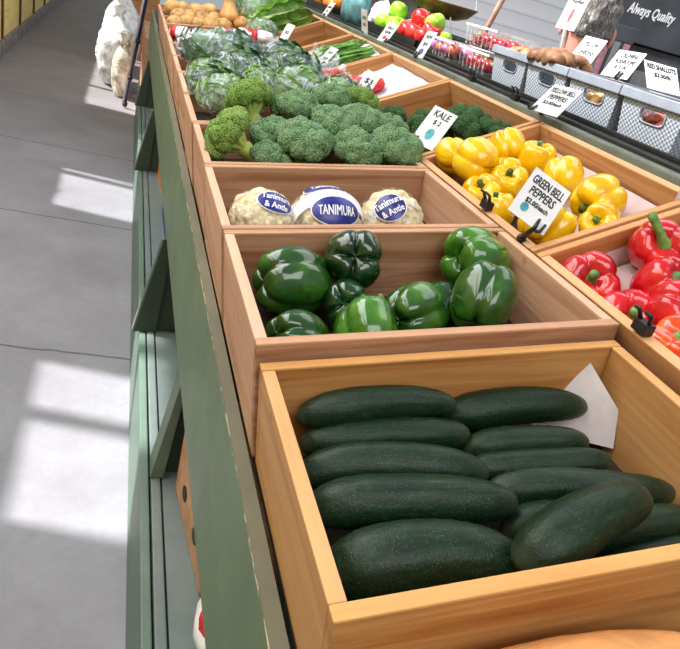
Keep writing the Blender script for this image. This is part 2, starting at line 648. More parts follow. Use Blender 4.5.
WX = -1.074
sun_windows = [(1.50, 2.21), (3.60, 4.22), (5.95, 7.95), (8.3, 8.9), (10.3, 11.0)]
SILL, HEAD = 1.02, 1.95
k = MB().box(WX - 0.12, WX, -2, 16, 0, 0.122).obj('trim_1', M['kerb'], bevel=0.006); struct(k)
w = MB().box(WX - 0.10, WX - 0.03, -2, 16, 0.122, SILL)
ys = [-2.0]
for a, b in sun_windows:
    w.box(WX - 0.10, WX - 0.03, ys[-1], a, SILL, HEAD); ys.append(b)
    if a < 3:
        w.box(WX - 0.10, WX - 0.03, a, b, SILL, 1.15)
w.box(WX - 0.10, WX - 0.03, ys[-1], 16, SILL, HEAD)
w.box(WX - 0.10, WX - 0.03, -2, 16, HEAD, 3.7)
struct(w.obj('wall_left', M['yellow_board']))
for i in range(14):
    y0 = -0.6 + i * 1.1
    top = SILL if any(a - .12 < y0 < b + .12 for a, b in sun_windows) else 3.6
    p = MB().box(WX - 0.03, WX - 0.012, y0 - 0.028, y0 + 0.028, 0.122, top).obj('trim_2', M['post_dark'], bevel=0.004); struct(p)
for i, (a, b) in enumerate(sun_windows):
    wf = MB()
    my = a + (b - a) * (0.6 if i == 0 else 0.88 if i == 1 else .36)
    wf.box(WX - 0.09, WX - 0.04, my - 0.028, my + 0.028, SILL, HEAD)
    struct(wf.obj('window_%d' % (i + 1), M['post_dark']))
bw = MB().box(1.9, 8, 5.4, 5.5, 0, 4.2).obj('wall_back', M['siding']); struct(bw)

# ================================================================ DISPLAY STAND
stand = thing('market_stand', 'long green painted two-row market display stand running along the concrete aisle', 'display stand', Matrix.Identity(4))
X0 = 0.1453
Y0, Y1 = -0.35, 5.3
zt = 0.8395
MB().box(X0, X0 + 0.0150, Y0, Y1, 0.60, zt).obj('fascia_board', M['fascia'], stand, bevel=0.0012)
m = MB()
m.add([tuple(FL(u, v, w)) for v in (Y0 - A.y, Y1 - A.y) for u, w in ((0.006, -0.1465), (0.56, -0.1465), (0.56, -0.175), (0.006, -0.175))],
      [(0, 1, 2, 3), (7, 6, 5, 4), (0, 4, 5, 1), (1, 5, 6, 2), (2, 6, 7, 3), (3, 7, 4, 0)])
m.obj('front_deck', M['dark_green'], stand)  # dark paint stands in for the shade in the gap beside the crates
MB().box(X0 + 0.0004, X0 + 0.0158, Y0, Y1, zt, zt + 0.0025).obj('worn_top_edge', M['olive'], stand)
m = MB()
m.add([tuple(FR(u, v, w)) for v in (Y0 - A.y, Y1 - A.y) for u, w in ((-0.02, -0.137), (0.30, -0.137), (0.30, -0.16), (-0.02, -0.16))],
      [(0, 1, 2, 3), (7, 6, 5, 4), (0, 4, 5, 1), (1, 5, 6, 2), (2, 6, 7, 3), (3, 7, 4, 0)])
m.obj('back_deck', M['olive'], stand)
MB().box(0.814, 0.842, Y0, Y1, 1.163, 1.182).obj('grey_edge_strip', M['steel_grey'], stand, bevel=0.004)
MB().box(0.842, 1.19, Y0, Y1, 1.166, 1.190).obj('upper_shelf', M['black_shelf'], stand, bevel=0.003)
MB().box(0.868, 0.876, Y0, Y1, 1.190, 1.199).obj('shelf_lip', M['black'], stand, bevel=0.002)
# lower shelf
MB().box(0.104, 0.122, Y0, Y1, 0.0, 0.30).obj('lower_rail', M['green_light'], stand, bevel=0.003)
MB().box(0.126, 0.146, Y0, Y1, 0.27, 0.302).obj('lower_rail', M['shelf_grey'], stand, bevel=0.003)
MB().box(0.150, 0.85, Y0, Y1, 0.275, 0.298).obj('lower_shelf', M['shelf_grey'], stand)
MB().box(0.85, 0.87, Y0, Y1, 0.0, 0.80).obj('back_panel', M['dark_green'], stand)
for yb in (0.1, 1.08, 1.68, 3.20, 4.6):
    m = MB()
    m.prism([(0.150, 0.303), (0.80, 0.303), (0.80, 0.80), (0.170, 0.80), (0.164, 0.60)], yb, yb + 0.012)
    m.obj('divider_panel', M['dark_green'], stand)
    m = MB()
    if yb > 1.5:
        m.prism([(0.088, 0.30), (0.104, 0.302), (0.150, 0.303), (0.164, 0.60), (0.140, 0.598)], yb - 0.012, yb + 0.012)
        m.obj('strut', M['dark_green'], stand)
        m = MB(); m.prism([(0.083, 0.300), (0.088, 0.30), (0.140, 0.5985), (0.135, 0.5985)], yb - 0.013, yb + 0.014)
        m.obj('strut_edge', M['green'], stand)
    else:
        m.prism([(0.124, 0.303), (0.152, 0.303), (0.176, 0.62), (0.164, 0.60)], yb - 0.02, yb + 0.04)
        m.obj('strut', M['green'], stand, bevel=0.0015)
for yb in (0.0, 2.4, 4.8):
    MB().box(1.05, 1.11, yb, yb + 0.06, 0, 1.155).obj('leg', M['dark_green'], stand)

# ================================================================ CRATES
TH = 0.013


def make_crate(name, wx, wy, hx, hy, mx, my, label, cat='crate'):
    """hx, hy: size; origin at the left front bottom corner; wall height wx (left/right) / wy"""
    t = thing(name, label, cat)
    H = wx
    MB().box(0, hx, 0, TH, 0, H).obj('front_panel', mx, t, bevel=0.0016)
    MB().box(0, hx, hy - TH, hy, 0, H).obj('back_panel', mx, t, bevel=0.0016)
    MB().box(0, TH, TH + .0004, hy - TH - .0004, 0, H - .0006).obj('side_panel', my, t, bevel=0.0016)
    MB().box(hx - TH, hx, TH + .0004, hy - TH - .0004, 0, H - .0006).obj('side_panel', my, t, bevel=0.0016)
    MB().box(TH, hx - TH, TH, hy - TH, 0.004, 0.012).obj('crate_bottom', M['shade_floor'], t)
    return t


def raise_bottom(root, dz):
    for c in root.children:
        if c.name.startswith('crate_bottom'):
            c.location.z = dz


M['shade_floor'] = plain('crate_floor_with_shade', (44, 34, 28), 0.8, 0.3, 14)  # shade between the produce put into the dark floor colour
LH = 0.1445
kL = Kind(make_crate('wooden_crate', LH, LH, 0.420, 0.2905, M['wood_x'], M['wood_y'], ''))
left_labels = [
    'worn wooden crate of glossy green bell peppers behind the cucumber crate',
    'worn wooden crate holding three wrapped cauliflowers',
    'wooden crate full of broccoli crowns in the front row',
    'wooden crate under the nearest plastic bags of greens, behind the broccoli',
    'wooden crate under the second rank of bagged greens, two behind the broccoli',
    'wooden crate at the front end of the long bag of greens, three behind the broccoli',
    'wooden crate just in front of the red and white radish bags',
    'wooden crate with red and white radish bags in the front row',
    'wooden crate between the radish bags and the potatoes',
    'wooden crate heaped with tan potatoes at the far end of the front row',
    'farthest wooden crate of the front row, behind the potatoes',
    'last wooden crate at the far end of the front row']
for i, lb in enumerate(left_labels):
    raise_bottom(kL.put(lb, ml(0.0 + random.uniform(-.0015, .0015), 0.002 + i * 0.2945, -LH)), (.028, .045, .060, .09, .08, .08, .06, .085, .06, .09, .06, .03)[i])
cuc = make_crate('wooden_crate', 0.128, 0.128, 0.411, 0.284, M['pine_x'], M['pine_y'], 'yellow pine crate of dark green cucumbers nearest the camera')
cuc.matrix_world = ml(0.002, -0.289, -0.1445)
low = make_crate('wooden_crate', 0.036, 0.036, 0.411, 0.25, M['pine_x'], M['pine_y'], 'low pine tray holding a sweet potato in front of the cucumber crate', 'tray')
low.matrix_world = ml(0.03, -0.545, -0.1445)
raise_bottom(low, 0.022)

RH = 0.135
kR = Kind(make_crate('deep_wooden_crate', RH, RH, 0.272, 0.448, M['oak_x'], M['oak_y'], '', 'crate'))
right_labels = [
    'wooden crate of red bell peppers at the right edge, back row',
    'wooden crate of yellow bell peppers with white liner, back row',
    'wooden crate of dark kale behind the yellow peppers, back row',
    'wooden crate with bare white liner sheet and red bags, back row',
    'wooden crate of green onions in the back row',
    'wooden crate behind the green onions, back row',
    'wooden crate with romaine lettuce laid on its front board, back row',
    'farthest wooden crate of the back row beyond the lettuce']
for i, lb in enumerate(right_labels):
    raise_bottom(kR.put(lb, mr(0.0015, -0.250 + i * 0.4555, -RH - .0005)), (.02, .03, .015, .01, .03, .03, .05, .03)[i])


# ================================================================ PEPPERS
def pepper_meshes(seed, lobes, H, R, mat, stem_mat, long=1.0, curl=0.15):
    rnd = random.Random(seed)
    ph = rnd.uniform(0, 6)
    amp = [rnd.uniform(0.9, 1.08) for _ in range(lobes)]
    prof = []
    NP = 44
    for i in range(NP + 1):
        f = -PI / 2 + PI * i / NP
        prof.append((max(0.0005, abs(math.cos(f)) ** 0.62), math.copysign(abs(math.sin(f)) ** 0.8, math.sin(f))))

    def fn(p, a, i):
        rr, zz = prof[i]
        la = (a + ph) * lobes / 2
        g = abs(math.cos(la))
        groove = (1 - g) ** 2.2
        idx = int((a + ph + PI / lobes) / (2 * PI / lobes)) % lobes
        am = 1.0 + (amp[idx] - 1.0) * g
        taper = 1.0 - 0.13 * max(0, -zz) - 0.02 * zz
        pole = abs(zz) ** 2
        r = rr * R * taper * am * (1 - (0.13 + 0.10 * pole) * groove)
        z = zz * H / 2
        dt = 0.30 * math.exp(-(rr / 0.42) ** 2)
        if zz > 0:
            z -= H / 2 * (dt * 1.15) + 0.12 * H / 2 * groove * zz ** 3
            z += 0.05 * H * (am - 1) * 4
        else:
            z += H / 2 * (dt * 0.75) + 0.22 * H / 2 * groove * pole
        q = Vector((r * math.cos(a), r * math.sin(a), z))
        nz = fbm(q, 22, seed) * 0.0022
        return q * (1 + nz / max(R, 0.01))
    me = MB().lathe([(r * R, z * H / 2) for r, z in prof], 72, fn).mesh('pepper_body', mat, True, clean=True)
    zt_ = H / 2 * 0.60
    s = MB()
    cu = Vector((math.cos(ph), math.sin(ph), 0))
    L = H * (0.20 + 0.14 * min(1, curl))
    pts = [Vector((0, 0, zt_ - 0.002)) + Vector((0, 0, 1)) * L * t + cu * (curl * L * t * t) for t in (0, .12, .3, .55, .8, 1)]
    s.tube(pts, [R * .40, R * .28, R * .17, R * .13, R * .135, R * .15], 14)
    sm = s.mesh('stem', stem_mat, True)
    return me, sm


def make_pepper(name, cat, *a, **k):
    t = thing(name, '', cat)
    b, s = pepper_meshes(*a, **k)
    link('pepper_body', b, t); link('stem', s, t)
    return t


pg1 = Kind(make_pepper('green_bell_pepper', 'pepper', 1, 4, 0.098, 0.043, M['pep_green'], M['pep_stem']))
pg2 = Kind(make_pepper('green_bell_pepper', 'pepper', 2, 4, 0.088, 0.044, M['pep_dark'], M['pep_stem']))
pg3 = Kind(make_pepper('green_bell_pepper', 'pepper', 5, 3, 0.090, 0.043, M['pep_lime'], M['pep_stem'], curl=0.9))
UP = NL
# (kind, label, (u, v, w), axis of the stem end, spin, scale)
TOCAM = lambda P: (CAM - P).normalized()
gp = [
    (pg1, 'large dark green bell pepper lying on its side at the left of its crate', (.082, .222, -.046), (1, .16, .02), .4, 1.06),
    (pg2, 'dark green bell pepper showing its lobed end against the back wall', (.168, .240, -.022), (.25, .86, -.45), .3, .96),
    (pg2, 'small dark green bell pepper half hidden between the large left one and the back one', (.150, .190, -.062), (.4, .8, -.3), 1.2, .78),
    (pg3, 'bright green bell pepper against the front board, centre left of the crate', (.152, .105, -.056), (.1, .85, .35), 2.0, .90),
    (pg1, 'light-streaked green bell pepper low in the front left corner of the crate', (.067, .110, -.065), (.9, .25, -.3), .6, .80),
    (pg1, 'shiny dark green bell pepper in the middle of the crate front', (.230, .150, -.058), (.75, .55, .1), .9, .94),
    (pg2, 'dark green bell pepper in shadow right of the middle one', (.292, .195, -.078), (.3, .8, .4), 2.2, .78),
    (pg3, 'long lime green bell pepper leaning in the back right corner of the crate', (.352, .236, -.026), (.95, .22, -.12), .2, 1.06),
    (pg1, 'big round green bell pepper with curled stem, at the right of the crate', (.325, .146, -.040), (.40, .60, .68), 1.1, 1.02),
    (pg3, 'sliver of green pepper at the crate front under the big round one', (.275, .070, -.078), (-.8, .3, .1), .2, .62),
]
for kd, lb, (u, v, w), ax, sp, sc in gp:
    P = FL(u, v, w)
    kd.put(lb, orient(P, ax, sp, sc), 'green bell peppers in their crate')

py1 = Kind(make_pepper('yellow_bell_pepper', 'pepper', 11, 4, 0.085, 0.046, M['pep_yellow'], M['pep_stem_dark']))
py2 = Kind(make_pepper('yellow_bell_pepper', 'pepper', 12, 3, 0.084, 0.044, M['pep_yellow'], M['pep_stem']))
yp = [
    (py1, 'largest yellow bell pepper at the left back of its crate, tip outward', (.076, .548, .006), (-.45, .72, .10), .5, 0.918),
    (py2, 'yellow bell pepper tucked behind the largest one beside the kale sign', (.062, .622, -.004), (-.2, .9, .3), .2, 0.80),
    (py1, 'yellow bell pepper at the back wall of the crate, behind the others', (.167, .600, -.010), (-.1, .7, .6), 1.2, 0.828),
    (py2, 'yellow bell pepper with dark stem in the back right group, stem up', (.198, .548, -.028), (-.15, -.1, .95), .4, 0.855),
    (py1, 'yellow bell pepper with dark green stem facing out, middle of the back group', (.118, .505, -.034), (-.50, -.50, .70), 2.4, 0.828),
    (py2, 'yellow bell pepper low in the back group between the dark stems', (.138, .585, -.045), (.3, .5, .6), 1.4, 0.765),
    (py1, 'yellow bell pepper low against the left board with green stem outward', (.058, .490, -.036), (-.55, -.35, .75), .3, 0.810),
    (py2, 'yellow bell pepper peeking out above the right corner of the green bell sign', (.192, .446, -.030), (.2, .6, .6), 1.4, 0.864),
    (py1, 'big yellow bell pepper at the right front of its crate', (.180, .318, -.022), (-.70, -.25, -.35), .6, 0.936),
    (py2, 'yellow bell pepper against the front board at the right', (.150, .268, -.034), (-.6, -.3, .3), 1.9, 0.774),
    (py1, 'yellow bell pepper hidden behind the green bell sign', (.075, .300, -.022), (.5, .2, .8), .2, 0.900),
    (py2, 'small yellow bell pepper under the sign next to the left board', (.046, .412, -.034), (-.3, .2, .9), 2.0, 0.756),
]
for kd, lb, (r, v, w), ax, sp, sc in yp:
    kd.put(lb, orient(FR(r, v, w), ax, sp, sc), 'yellow bell peppers in their crate')

pr1 = Kind(make_pepper('red_bell_pepper', 'pepper', 21, 4, 0.080, 0.045, M['pep_red'], M['pep_stem']))
pr2 = Kind(make_pepper('red_bell_pepper', 'pepper', 22, 4, 0.084, 0.043, M['pep_red'], M['pep_stem'], curl=1.4))
po = Kind(make_pepper('orange_bell_pepper', 'pepper', 23, 4, 0.09, 0.049, M['pep_orange'], M['pep_stem'], curl=0.8))
rp = [
    (pr1, 'red bell pepper at the left back of its crate, stem facing the aisle', (0.046, 0.143, -0.038), (-.45, -.66, .60), .4, 0.98),
    (pr1, 'red bell pepper with pale green stem below the left back one, by the rim', (0.050, 0.064, -0.053), (-.35, -.62, .70), 1.9, 0.93),
    (pr2, 'topmost red bell pepper with a long curled stem against the back board', (0.158, 0.146, -0.021), (-.55, -.62, .50), 2.6, 0.98),
    (pr2, 'red bell pepper with green stem in the middle of the right-hand pile', (0.122, 0.088, -0.039), (-.05, -.62, .78), .5, 0.93),
    (pr1, 'red bell pepper at the right edge with ring-shaped stem scar', (0.100, 0.034, -0.041), (-.15, -.75, .64), 1.2, 0.88),
    (po, 'orange red bell pepper with long green stem by the black clip', (0.052, -0.034, -0.043), (-.42, .02, .90), .3, 0.89),
    (pr1, 'red bell pepper low at the right edge behind the orange one', (0.200, 0.046, -0.061), (.3, -.3, .8), .2, 0.93),
]
for kd, lb, (r, v, w), ax, sp, sc in rp:
    kd.put(lb, orient(FR(r, v, w), ax, sp, sc), 'red bell peppers in their crate')


# ================================================================ CUCUMBERS
def cucumber_mesh(seed, L, R, bend):
    m = MB()
    N, K = 44, 26
    vs = []
    for i in range(N + 1):
        t = i / N
        s = 2 * t - 1
        rr = R * (max(0.0, 1 - abs(s) ** 3.6)) ** 0.5 * (1 - 0.10 * s) * (1 + .03 * math.sin(5 * t + seed))
        rr = max(rr, 0.0006)
        x = L * (t - 0.5)
        zc = -bend * (s * s)
        yc = 0.3 * bend * math.sin(3 * s + seed)
        for k in range(K):
            a = 2 * PI * k / K
            f = 1 + 0.022 * math.cos(5 * a + seed) + 0.03 * fbm((x, math.cos(a) * R, math.sin(a) * R), 45, seed)
            vs.append((x, yc + rr * f * math.cos(a), zc + rr * f * math.sin(a)))
    fs = []
    for i in range(N):
        for k in range(K):
            fs.append((i * K + k, i * K + (k + 1) % K, (i + 1) * K + (k + 1) % K, (i + 1) * K + k))
    fs.append(tuple(range(K - 1, -1, -1))); fs.append(tuple(range(N * K, N * K + K)))
    m.add(vs, fs)
    return m.mesh('cucumber', M['cucumber'], True)


cm = [cucumber_mesh(s, 1.0, 0.122, b) for s, b in ((1, .04), (2, .02), (3, .055), (4, -.02))]
cu = [
    ('dark cucumber lying against the back board, left stack', (.034, -.034, -.056), (.206, -.040, -.054), 0, .0185),
    ('cucumber second from the back board in the left stack', (.036, -.052, -.080), (.215, -.066, -.078), 1, .0200),
    ('cucumber with a pale scar, third from the back in the left stack', (.024, -.090, -.074), (.210, -.117, -.074), 2, .0215),
    ('cucumber fourth from the back in the left stack', (.022, -.139, -.072), (.213, -.166, -.072), 1, .0230),
    ('thick cucumber nearest the front board in the left stack', (.022, -.199, -.074), (.190, -.223, -.074), 0, .0285),
    ('cucumber against the back board in the right stack, by the liner paper', (.195, -.028, -.079), (.374, -.042, -.075), 0, .0215),
    ('cucumber second from the back in the right stack', (.205, -.074, -.090), (.346, -.088, -.086), 1, .0180),
    ('cucumber third from the back in the right stack', (.200, -.098, -.098), (.356, -.116, -.094), 3, .0175),
    ('long cucumber reaching to the right board, fourth in the right stack', (.195, -.140, -.086), (.392, -.172, -.084), 2, .0205),
    ('short visible end of a cucumber tucked under the slanted one', (.196, -.178, -.096), (.330, -.170, -.098), 1, .0200),
    ('slanted cucumber lying on top of the right stack near the front', (.164, -.244, -.048), (.318, -.200, -.046), 0, .0245),
    ('cucumber behind the slanted one at the right front of the crate', (.250, -.200, -.092), (.392, -.206, -.086), 1, .0190),
    ('cucumber low at the front board, right of the slanted one', (.260, -.238, -.098), (.394, -.232, -.096), 3, .0180),
    ('cucumber deep in the shadow at the left front, under the others', (.030, -.245, -.104), (.180, -.250, -.104), 1, .0210),
]
for lb, a, b, mi, R in cu:
    a = FL(*a); b = FL(*b)
    L = (b - a).length
    o = link('cucumber', cm[mi])
    x = (b - a).normalized(); z = (NL - x * NL.dot(x)).normalized(); y = z.cross(x)
    s = R / 0.122
    o.matrix_world = frame((a + b) / 2, x, y, z) @ Matrix.Diagonal((L, s, s, 1)) @ Matrix.Rotation(random.uniform(-.5, .5), 4, 'X')
    tag(o, lb, 'cucumber', 'cucumbers in the pine crate')

# white liner in the cucumber crate
def sheet(name, label, corners, mat, sag=0.004, n=14, group=None, parent=None, seed=1):
    c = [Vector(p) for p in corners]
    nrm = (c[1] - c[0]).cross(c[3] - c[0]).normalized()

    def fn(u, v):
        p = c[0] * (1 - u) * (1 - v) + c[1] * u * (1 - v) + c[2] * u * v + c[3] * (1 - u) * v
        return p + nrm * (fbm(p, 9, seed) * sag * 1.6)
    m = MB().grid(fn, n, n)
    o = m.obj(name, mat, parent, smooth=True)
    if label:
        tag(o, label, 'liner paper', group)
    return o


sheet('liner_paper', 'white paper liner standing in the back right corner of the cucumber crate',
      [FL(.318, -.016, -.125), FL(.398, -.075, -.118), FL(.400, -.060, -.075), FL(.378, -.0165, -.036)], M['paper'], .002)
sheet('liner_paper', 'pinkish paper liner under the red peppers', [FR(.018, -.23, -.098), FR(.256, -.23, -.098), FR(.256, .178, -.056), FR(.018, .178, -.050)], M['pinkpaper'], .003)
sheet('liner_paper', 'pinkish paper folded up against the back board of the red pepper crate', [FR(.020, .1815, -.085), FR(.256, .1815, -.085), FR(.254, .1825, -.020), FR(.024, .1825, -.030)], M['pinkpaper'], .0008)
sheet('liner_paper', 'white paper liner lying right of the yellow peppers', [FR(.13, .240, -.088), FR(.256, .240, -.040), FR(.256, .62, -.036), FR(.13, .62, -.088)], M['pinkpaper'], .002)
sheet('liner_paper', 'bright white paper sheet lining the emptied crate, back row', [FR(.03, 1.135, -.075), FR(.258, 1.135, -.034), FR(.258, 1.55, -.026), FR(.03, 1.55, -.060)], M['paper'], .004)
sheet('liner_paper', 'small white paper corner standing up at the right of the yellow pepper crate', [FR(.225, .2185, -.03), FR(.258, .2185, -.03), FR(.258, .222, .022), FR(.250, .222, .022)], M['paper'], .001)
sheet('liner_paper', 'white paper liner folded up at the right end of the green onion crate', [FR(.15, 1.60, -.04), FR(.257, 1.60, -.03), FR(.258, 1.80, .0), FR(.19, 1.86, .01)], M['paper'], .006)


# ================================================================ BROCCOLI
def clump_fn(c, r, seed, squash=1.0, fine=0.004, zdir=Vector((0, 0, 1))):
    c = Vector(c)

    def fn(p):
        q = p * r
        d, _ = noise.voronoi(q * 62 + Vector((seed, seed, seed)))
        e, _ = noise.voronoi(q * 190 + Vector((seed * 2, 0, 0)))
        b = 1 - d[0] * 1.0
        s = 1 + 0.20 * (b - 0.5) + fine / r * (0.5 - e[0])
        down = max(0, -p.dot(zdir))
        s *= 1 - 0.45 * down
        return c + q * s
    return fn


def make_broccoli(seed, R, mat, stem_len, name='broccoli_crown', cat='broccoli', sub=4, n=15, sq=0.8):
    rnd = random.Random(seed)
    t = thing(name, '', cat)
    m = MB(); s = MB()
    tips = []
    pts = [(0, 0)]
    for k in range(6): pts.append((0.62, k * PI / 3 + seed))
    for k in range(9): pts.append((0.98, k * 2 * PI / 9 + seed * 2))
    for rr, a in pts:
        th = rr * 1.28
        c = Vector((math.sin(th) * math.cos(a), math.sin(th) * math.sin(a), math.cos(th) * sq)) * R * 0.68
        c += Vector((rnd.uniform(-1, 1), rnd.uniform(-1, 1), rnd.uniform(-1, 1))) * R * .06
        rad = R * rnd.uniform(0.34, 0.43)
        m.ico(sub, clump_fn(c, rad, seed * 10 + rr * 7 + a, zdir=c.normalized()))
        tips.append(c)
    m.obj('florets', mat, t, smooth=True)
    hub = Vector((0, 0, -R * 0.55))
    for c in tips:
        mid = hub.lerp(c, 0.5) * 0.95 + Vector((0, 0, -R * .08))
        s.tube([hub + Vector((0, 0, -R * .25)), hub.lerp(mid, .5), mid, c], [R * .12, R * .13, R * .12, R * .15], 8)
    s.tube([hub + Vector((0, 0, R * .12)), hub, hub + Vector((0, 0, -stem_len * .5)), hub + Vector((0.004, 0, -stem_len))], [R * .2, R * .30, R * .26, R * .27], 14)
    s.obj('stalk', M['broc_stem'], t, smooth=True)
    return t


kb1 = Kind(make_broccoli(1, 0.058, M['broc'], 0.04))
kb2 = Kind(make_broccoli(2, 0.060, M['broc'], 0.045))
kb3 = Kind(make_broccoli(3, 0.052, M['broc2'], 0.065))
V4 = 0.596
bro = [
    (kb3, 'broccoli crown on its side at the left, pale branching stalk toward the right', (.058, V4 + .090, 0.020), (-.80, .10, .42), .2, 1.01),
    (kb3, 'upright broccoli at the left back showing yellow green branches', (.108, V4 + .205, 0.060), (-.30, .45, .80), 1.1, 0.97),
    (kb1, 'broccoli crown low beside the front board with pale stalk, left of centre', (.128, V4 + .064, -0.020), (.35, -.2, .9), .3, 0.79),
    (kb2, 'large broccoli crown against the front board, centre left', (.193, V4 + .074, 0.014), (0, -.25, 1), .9, 0.92),
    (kb1, 'broccoli crown between the upright one and the front centre left one', (.143, V4 + .130, 0.012), (-.2, 0, 1), 2.1, 0.81),
    (kb2, 'round broccoli crown in the middle of the crate', (.270, V4 + .140, 0.032), (.1, -.1, 1), 2.2, 0.88),
    (kb1, 'broccoli crown at the front board, centre right, yellowish florets', (.298, V4 + .072, 0.002), (.05, -.3, .95), .8, 0.92),
    (kb2, 'large round broccoli crown at the right front corner beside the kale sign', (.380, V4 + .074, 0.008), (.1, -.25, .95), 1.5, 0.90),
    (kb1, 'broccoli crown at the back left of the pile, behind the upright one', (.206, V4 + .215, 0.044), (-.1, .2, 1), 3.0, 0.90),
    (kb2, 'broccoli crown behind the middle one, right of centre', (.338, V4 + .170, 0.032), (.2, .1, 1), 2.7, 0.86),
    (kb1, 'broccoli crown at the back right, next to the bagged greens', (.288, V4 + .245, 0.056), (.1, .3, 1), 1.7, 0.84),
    (kb3, 'yellow green broccoli crown at the back right edge of the pile', (.352, V4 + .250, 0.058), (.3, .3, .9), .6, 0.81),
    (kb1, 'broccoli crown at the right board behind the large round one', (.392, V4 + .150, 0.024), (.3, .1, 1), 2.2, 0.73),
]
for kd, lb, (u, v, w), ax, sp, sc in bro:
    kd.put(lb, orient(FL(u, v, w), ax, sp, sc), 'broccoli crowns in their crate')

kk = Kind(make_broccoli(7, 0.06, M['kale'], 0.05, 'kale_bunch', 'kale', 3))
kk.put('dark curly kale bunch against the right board of its crate', orient(FR(.165, .790, -.018), (.1, -.3, 1), .3, .98), 'kale in its crate')
kk.put('dark curly kale bunch behind the teal-marked white sign', orient(FR(.100, .84, -.020), (-.2, -.3, 1), 1.3, .9), 'kale in its crate')
kk.put('small dark kale tuft in the right front corner of its crate', orient(FR(.205, .725, -.035), (.4, -.2, 1), 2.3, .7), 'kale in its crate')
kk.put('dark kale leaf tips beside the large round broccoli', orient(FR(.045, .95, -.010), (-.4, -.3, 1), .8, .66), 'kale in its crate')


# ================================================================ CAULIFLOWERS IN WRAP
def text_mesh(txt, size, shear=0.0, align='CENTER'):
    cu_ = bpy.data.curves.new('lettering', 'FONT')
    cu_.body = txt; cu_.size = size; cu_.align_x = align; cu_.align_y = 'CENTER'; cu_.shear = shear
    cu_.resolution_u = 2
    o = bpy.data.objects.new('lettering', cu_)
    COL.objects.link(o)
    dg = bpy.context.evaluated_depsgraph_get()
    dg.update()
    me = bpy.data.meshes.new_from_object(o.evaluated_get(dg))
    bpy.data.objects.remove(o); bpy.data.curves.remove(cu_)
    return [tuple(v.co) for v in me.vertices], [tuple(p.vertices) for p in me.polygons], me


def add_text(mb, txt, x, y, height, width=None, fn=None, bold=0.0, shear=0.0):
    vs, fs, me = text_mesh(txt, 1.0, shear)
    bpy.data.meshes.remove(me)
    if not vs: return
    xs = [v[0] for v in vs]; ysx = [v[1] for v in vs]
    w = max(xs) - min(xs); h = max(ysx) - min(ysx)
    cx = (max(xs) + min(xs)) / 2; cy = (max(ysx) + min(ysx)) / 2
    sy = height / h; sx = (width / w) if width else sy
    offs = [(0, 0)] if not bold else [(0, 0), (bold, 0), (0, bold), (bold, bold)]
    for k_, (ox, oy) in enumerate(offs):
        mb.add([fn(x + (v[0] - cx) * sx + ox, y + (v[1] - cy) * sy + oy, k_ * 0.00003) for v in vs], fs)


def make_cauliflower(label, u, v, w, sx, sz, lab):
    t = thing('wrapped_cauliflower', label, 'cauliflower', ml(u, v, w) @ Matrix.Rotation(lab[4], 4, 'Z'), 'cauliflowers in their crate')
    m = MB()
    rx, ry, rz = sx, 0.056, sz

    def surf(p):
        q = Vector((p.x * rx, p.y * ry, p.z * rz))
        d, _ = noise.voronoi(q * 48 + Vector((u * 50, 0, 0)))
        return q * (1 + 0.20 * (0.5 - d[0]))
    m.ico(5, surf); m.obj('curd', M['cauli'], t, smooth=True)
    m = MB()

    def surf2(p):
        q = Vector((p.x * rx, p.y * ry, p.z * rz))
        return q * (1.055 + 0.03 * fbm(q, 30, u * 9))
    m.ico(4, surf2); m.obj('plastic_wrap', M['wrap'], t, smooth=True)

    def on(dirc, a, b, h):
        # point a,b (metres) across a label whose centre faces dirc
        d = Vector(dirc).normalized()
        X = Vector((1, 0, 0)); X = (X - d * X.dot(d)).normalized(); Yv = d.cross(X)
        q = (d + X * (a / rx) + Yv * (b / ry)).normalized()
        return Vector((q.x * rx, q.y * ry, q.z * rz)) * (1.095 + h)
    for (dirc, aw, ah, lines, rot) in lab[:4]:
        if dirc is None: continue
        cr, sr = math.cos(rot), math.sin(rot)
        rotf = lambda a, b: (a * cr - b * sr, a * sr + b * cr)
        for name, sc_, h0, mt in (('label_border', 1.07, 0.0, M['label_white']), ('label', 1.0, 0.006, M['label_blue'])):
            lb = MB()
            vs = [on(dirc, 0, 0, h0)]; fs = []
            RN, AN = 6, 36
            for i in range(1, RN + 1):
                for k_ in range(AN):
                    an = 2 * PI * k_ / AN
                    vs.append(on(dirc, *rotf(aw * sc_ * i / RN * math.cos(an), ah * sc_ * i / RN * math.sin(an)), h0))
            for k_ in range(AN):
                fs.append((0, 1 + k_, 1 + (k_ + 1) % AN))
                for i in range(RN - 1):
                    o_ = 1 + i * AN
                    fs.append((o_ + k_, o_ + AN + k_, o_ + AN + (k_ + 1) % AN, o_ + (k_ + 1) % AN))
            lb.add(vs, fs); last = lb.obj(name, mt, t, smooth=True)
        tx = MB()
        for (s_, yy, hh, ww) in lines:
            add_text(tx, s_, 0, yy, hh, ww, lambda a, b, c: on(dirc, *rotf(a, b), 0.022 + c), bold=0.0005)
        tx.obj('label_lettering', M['label_white'], last)
    return t


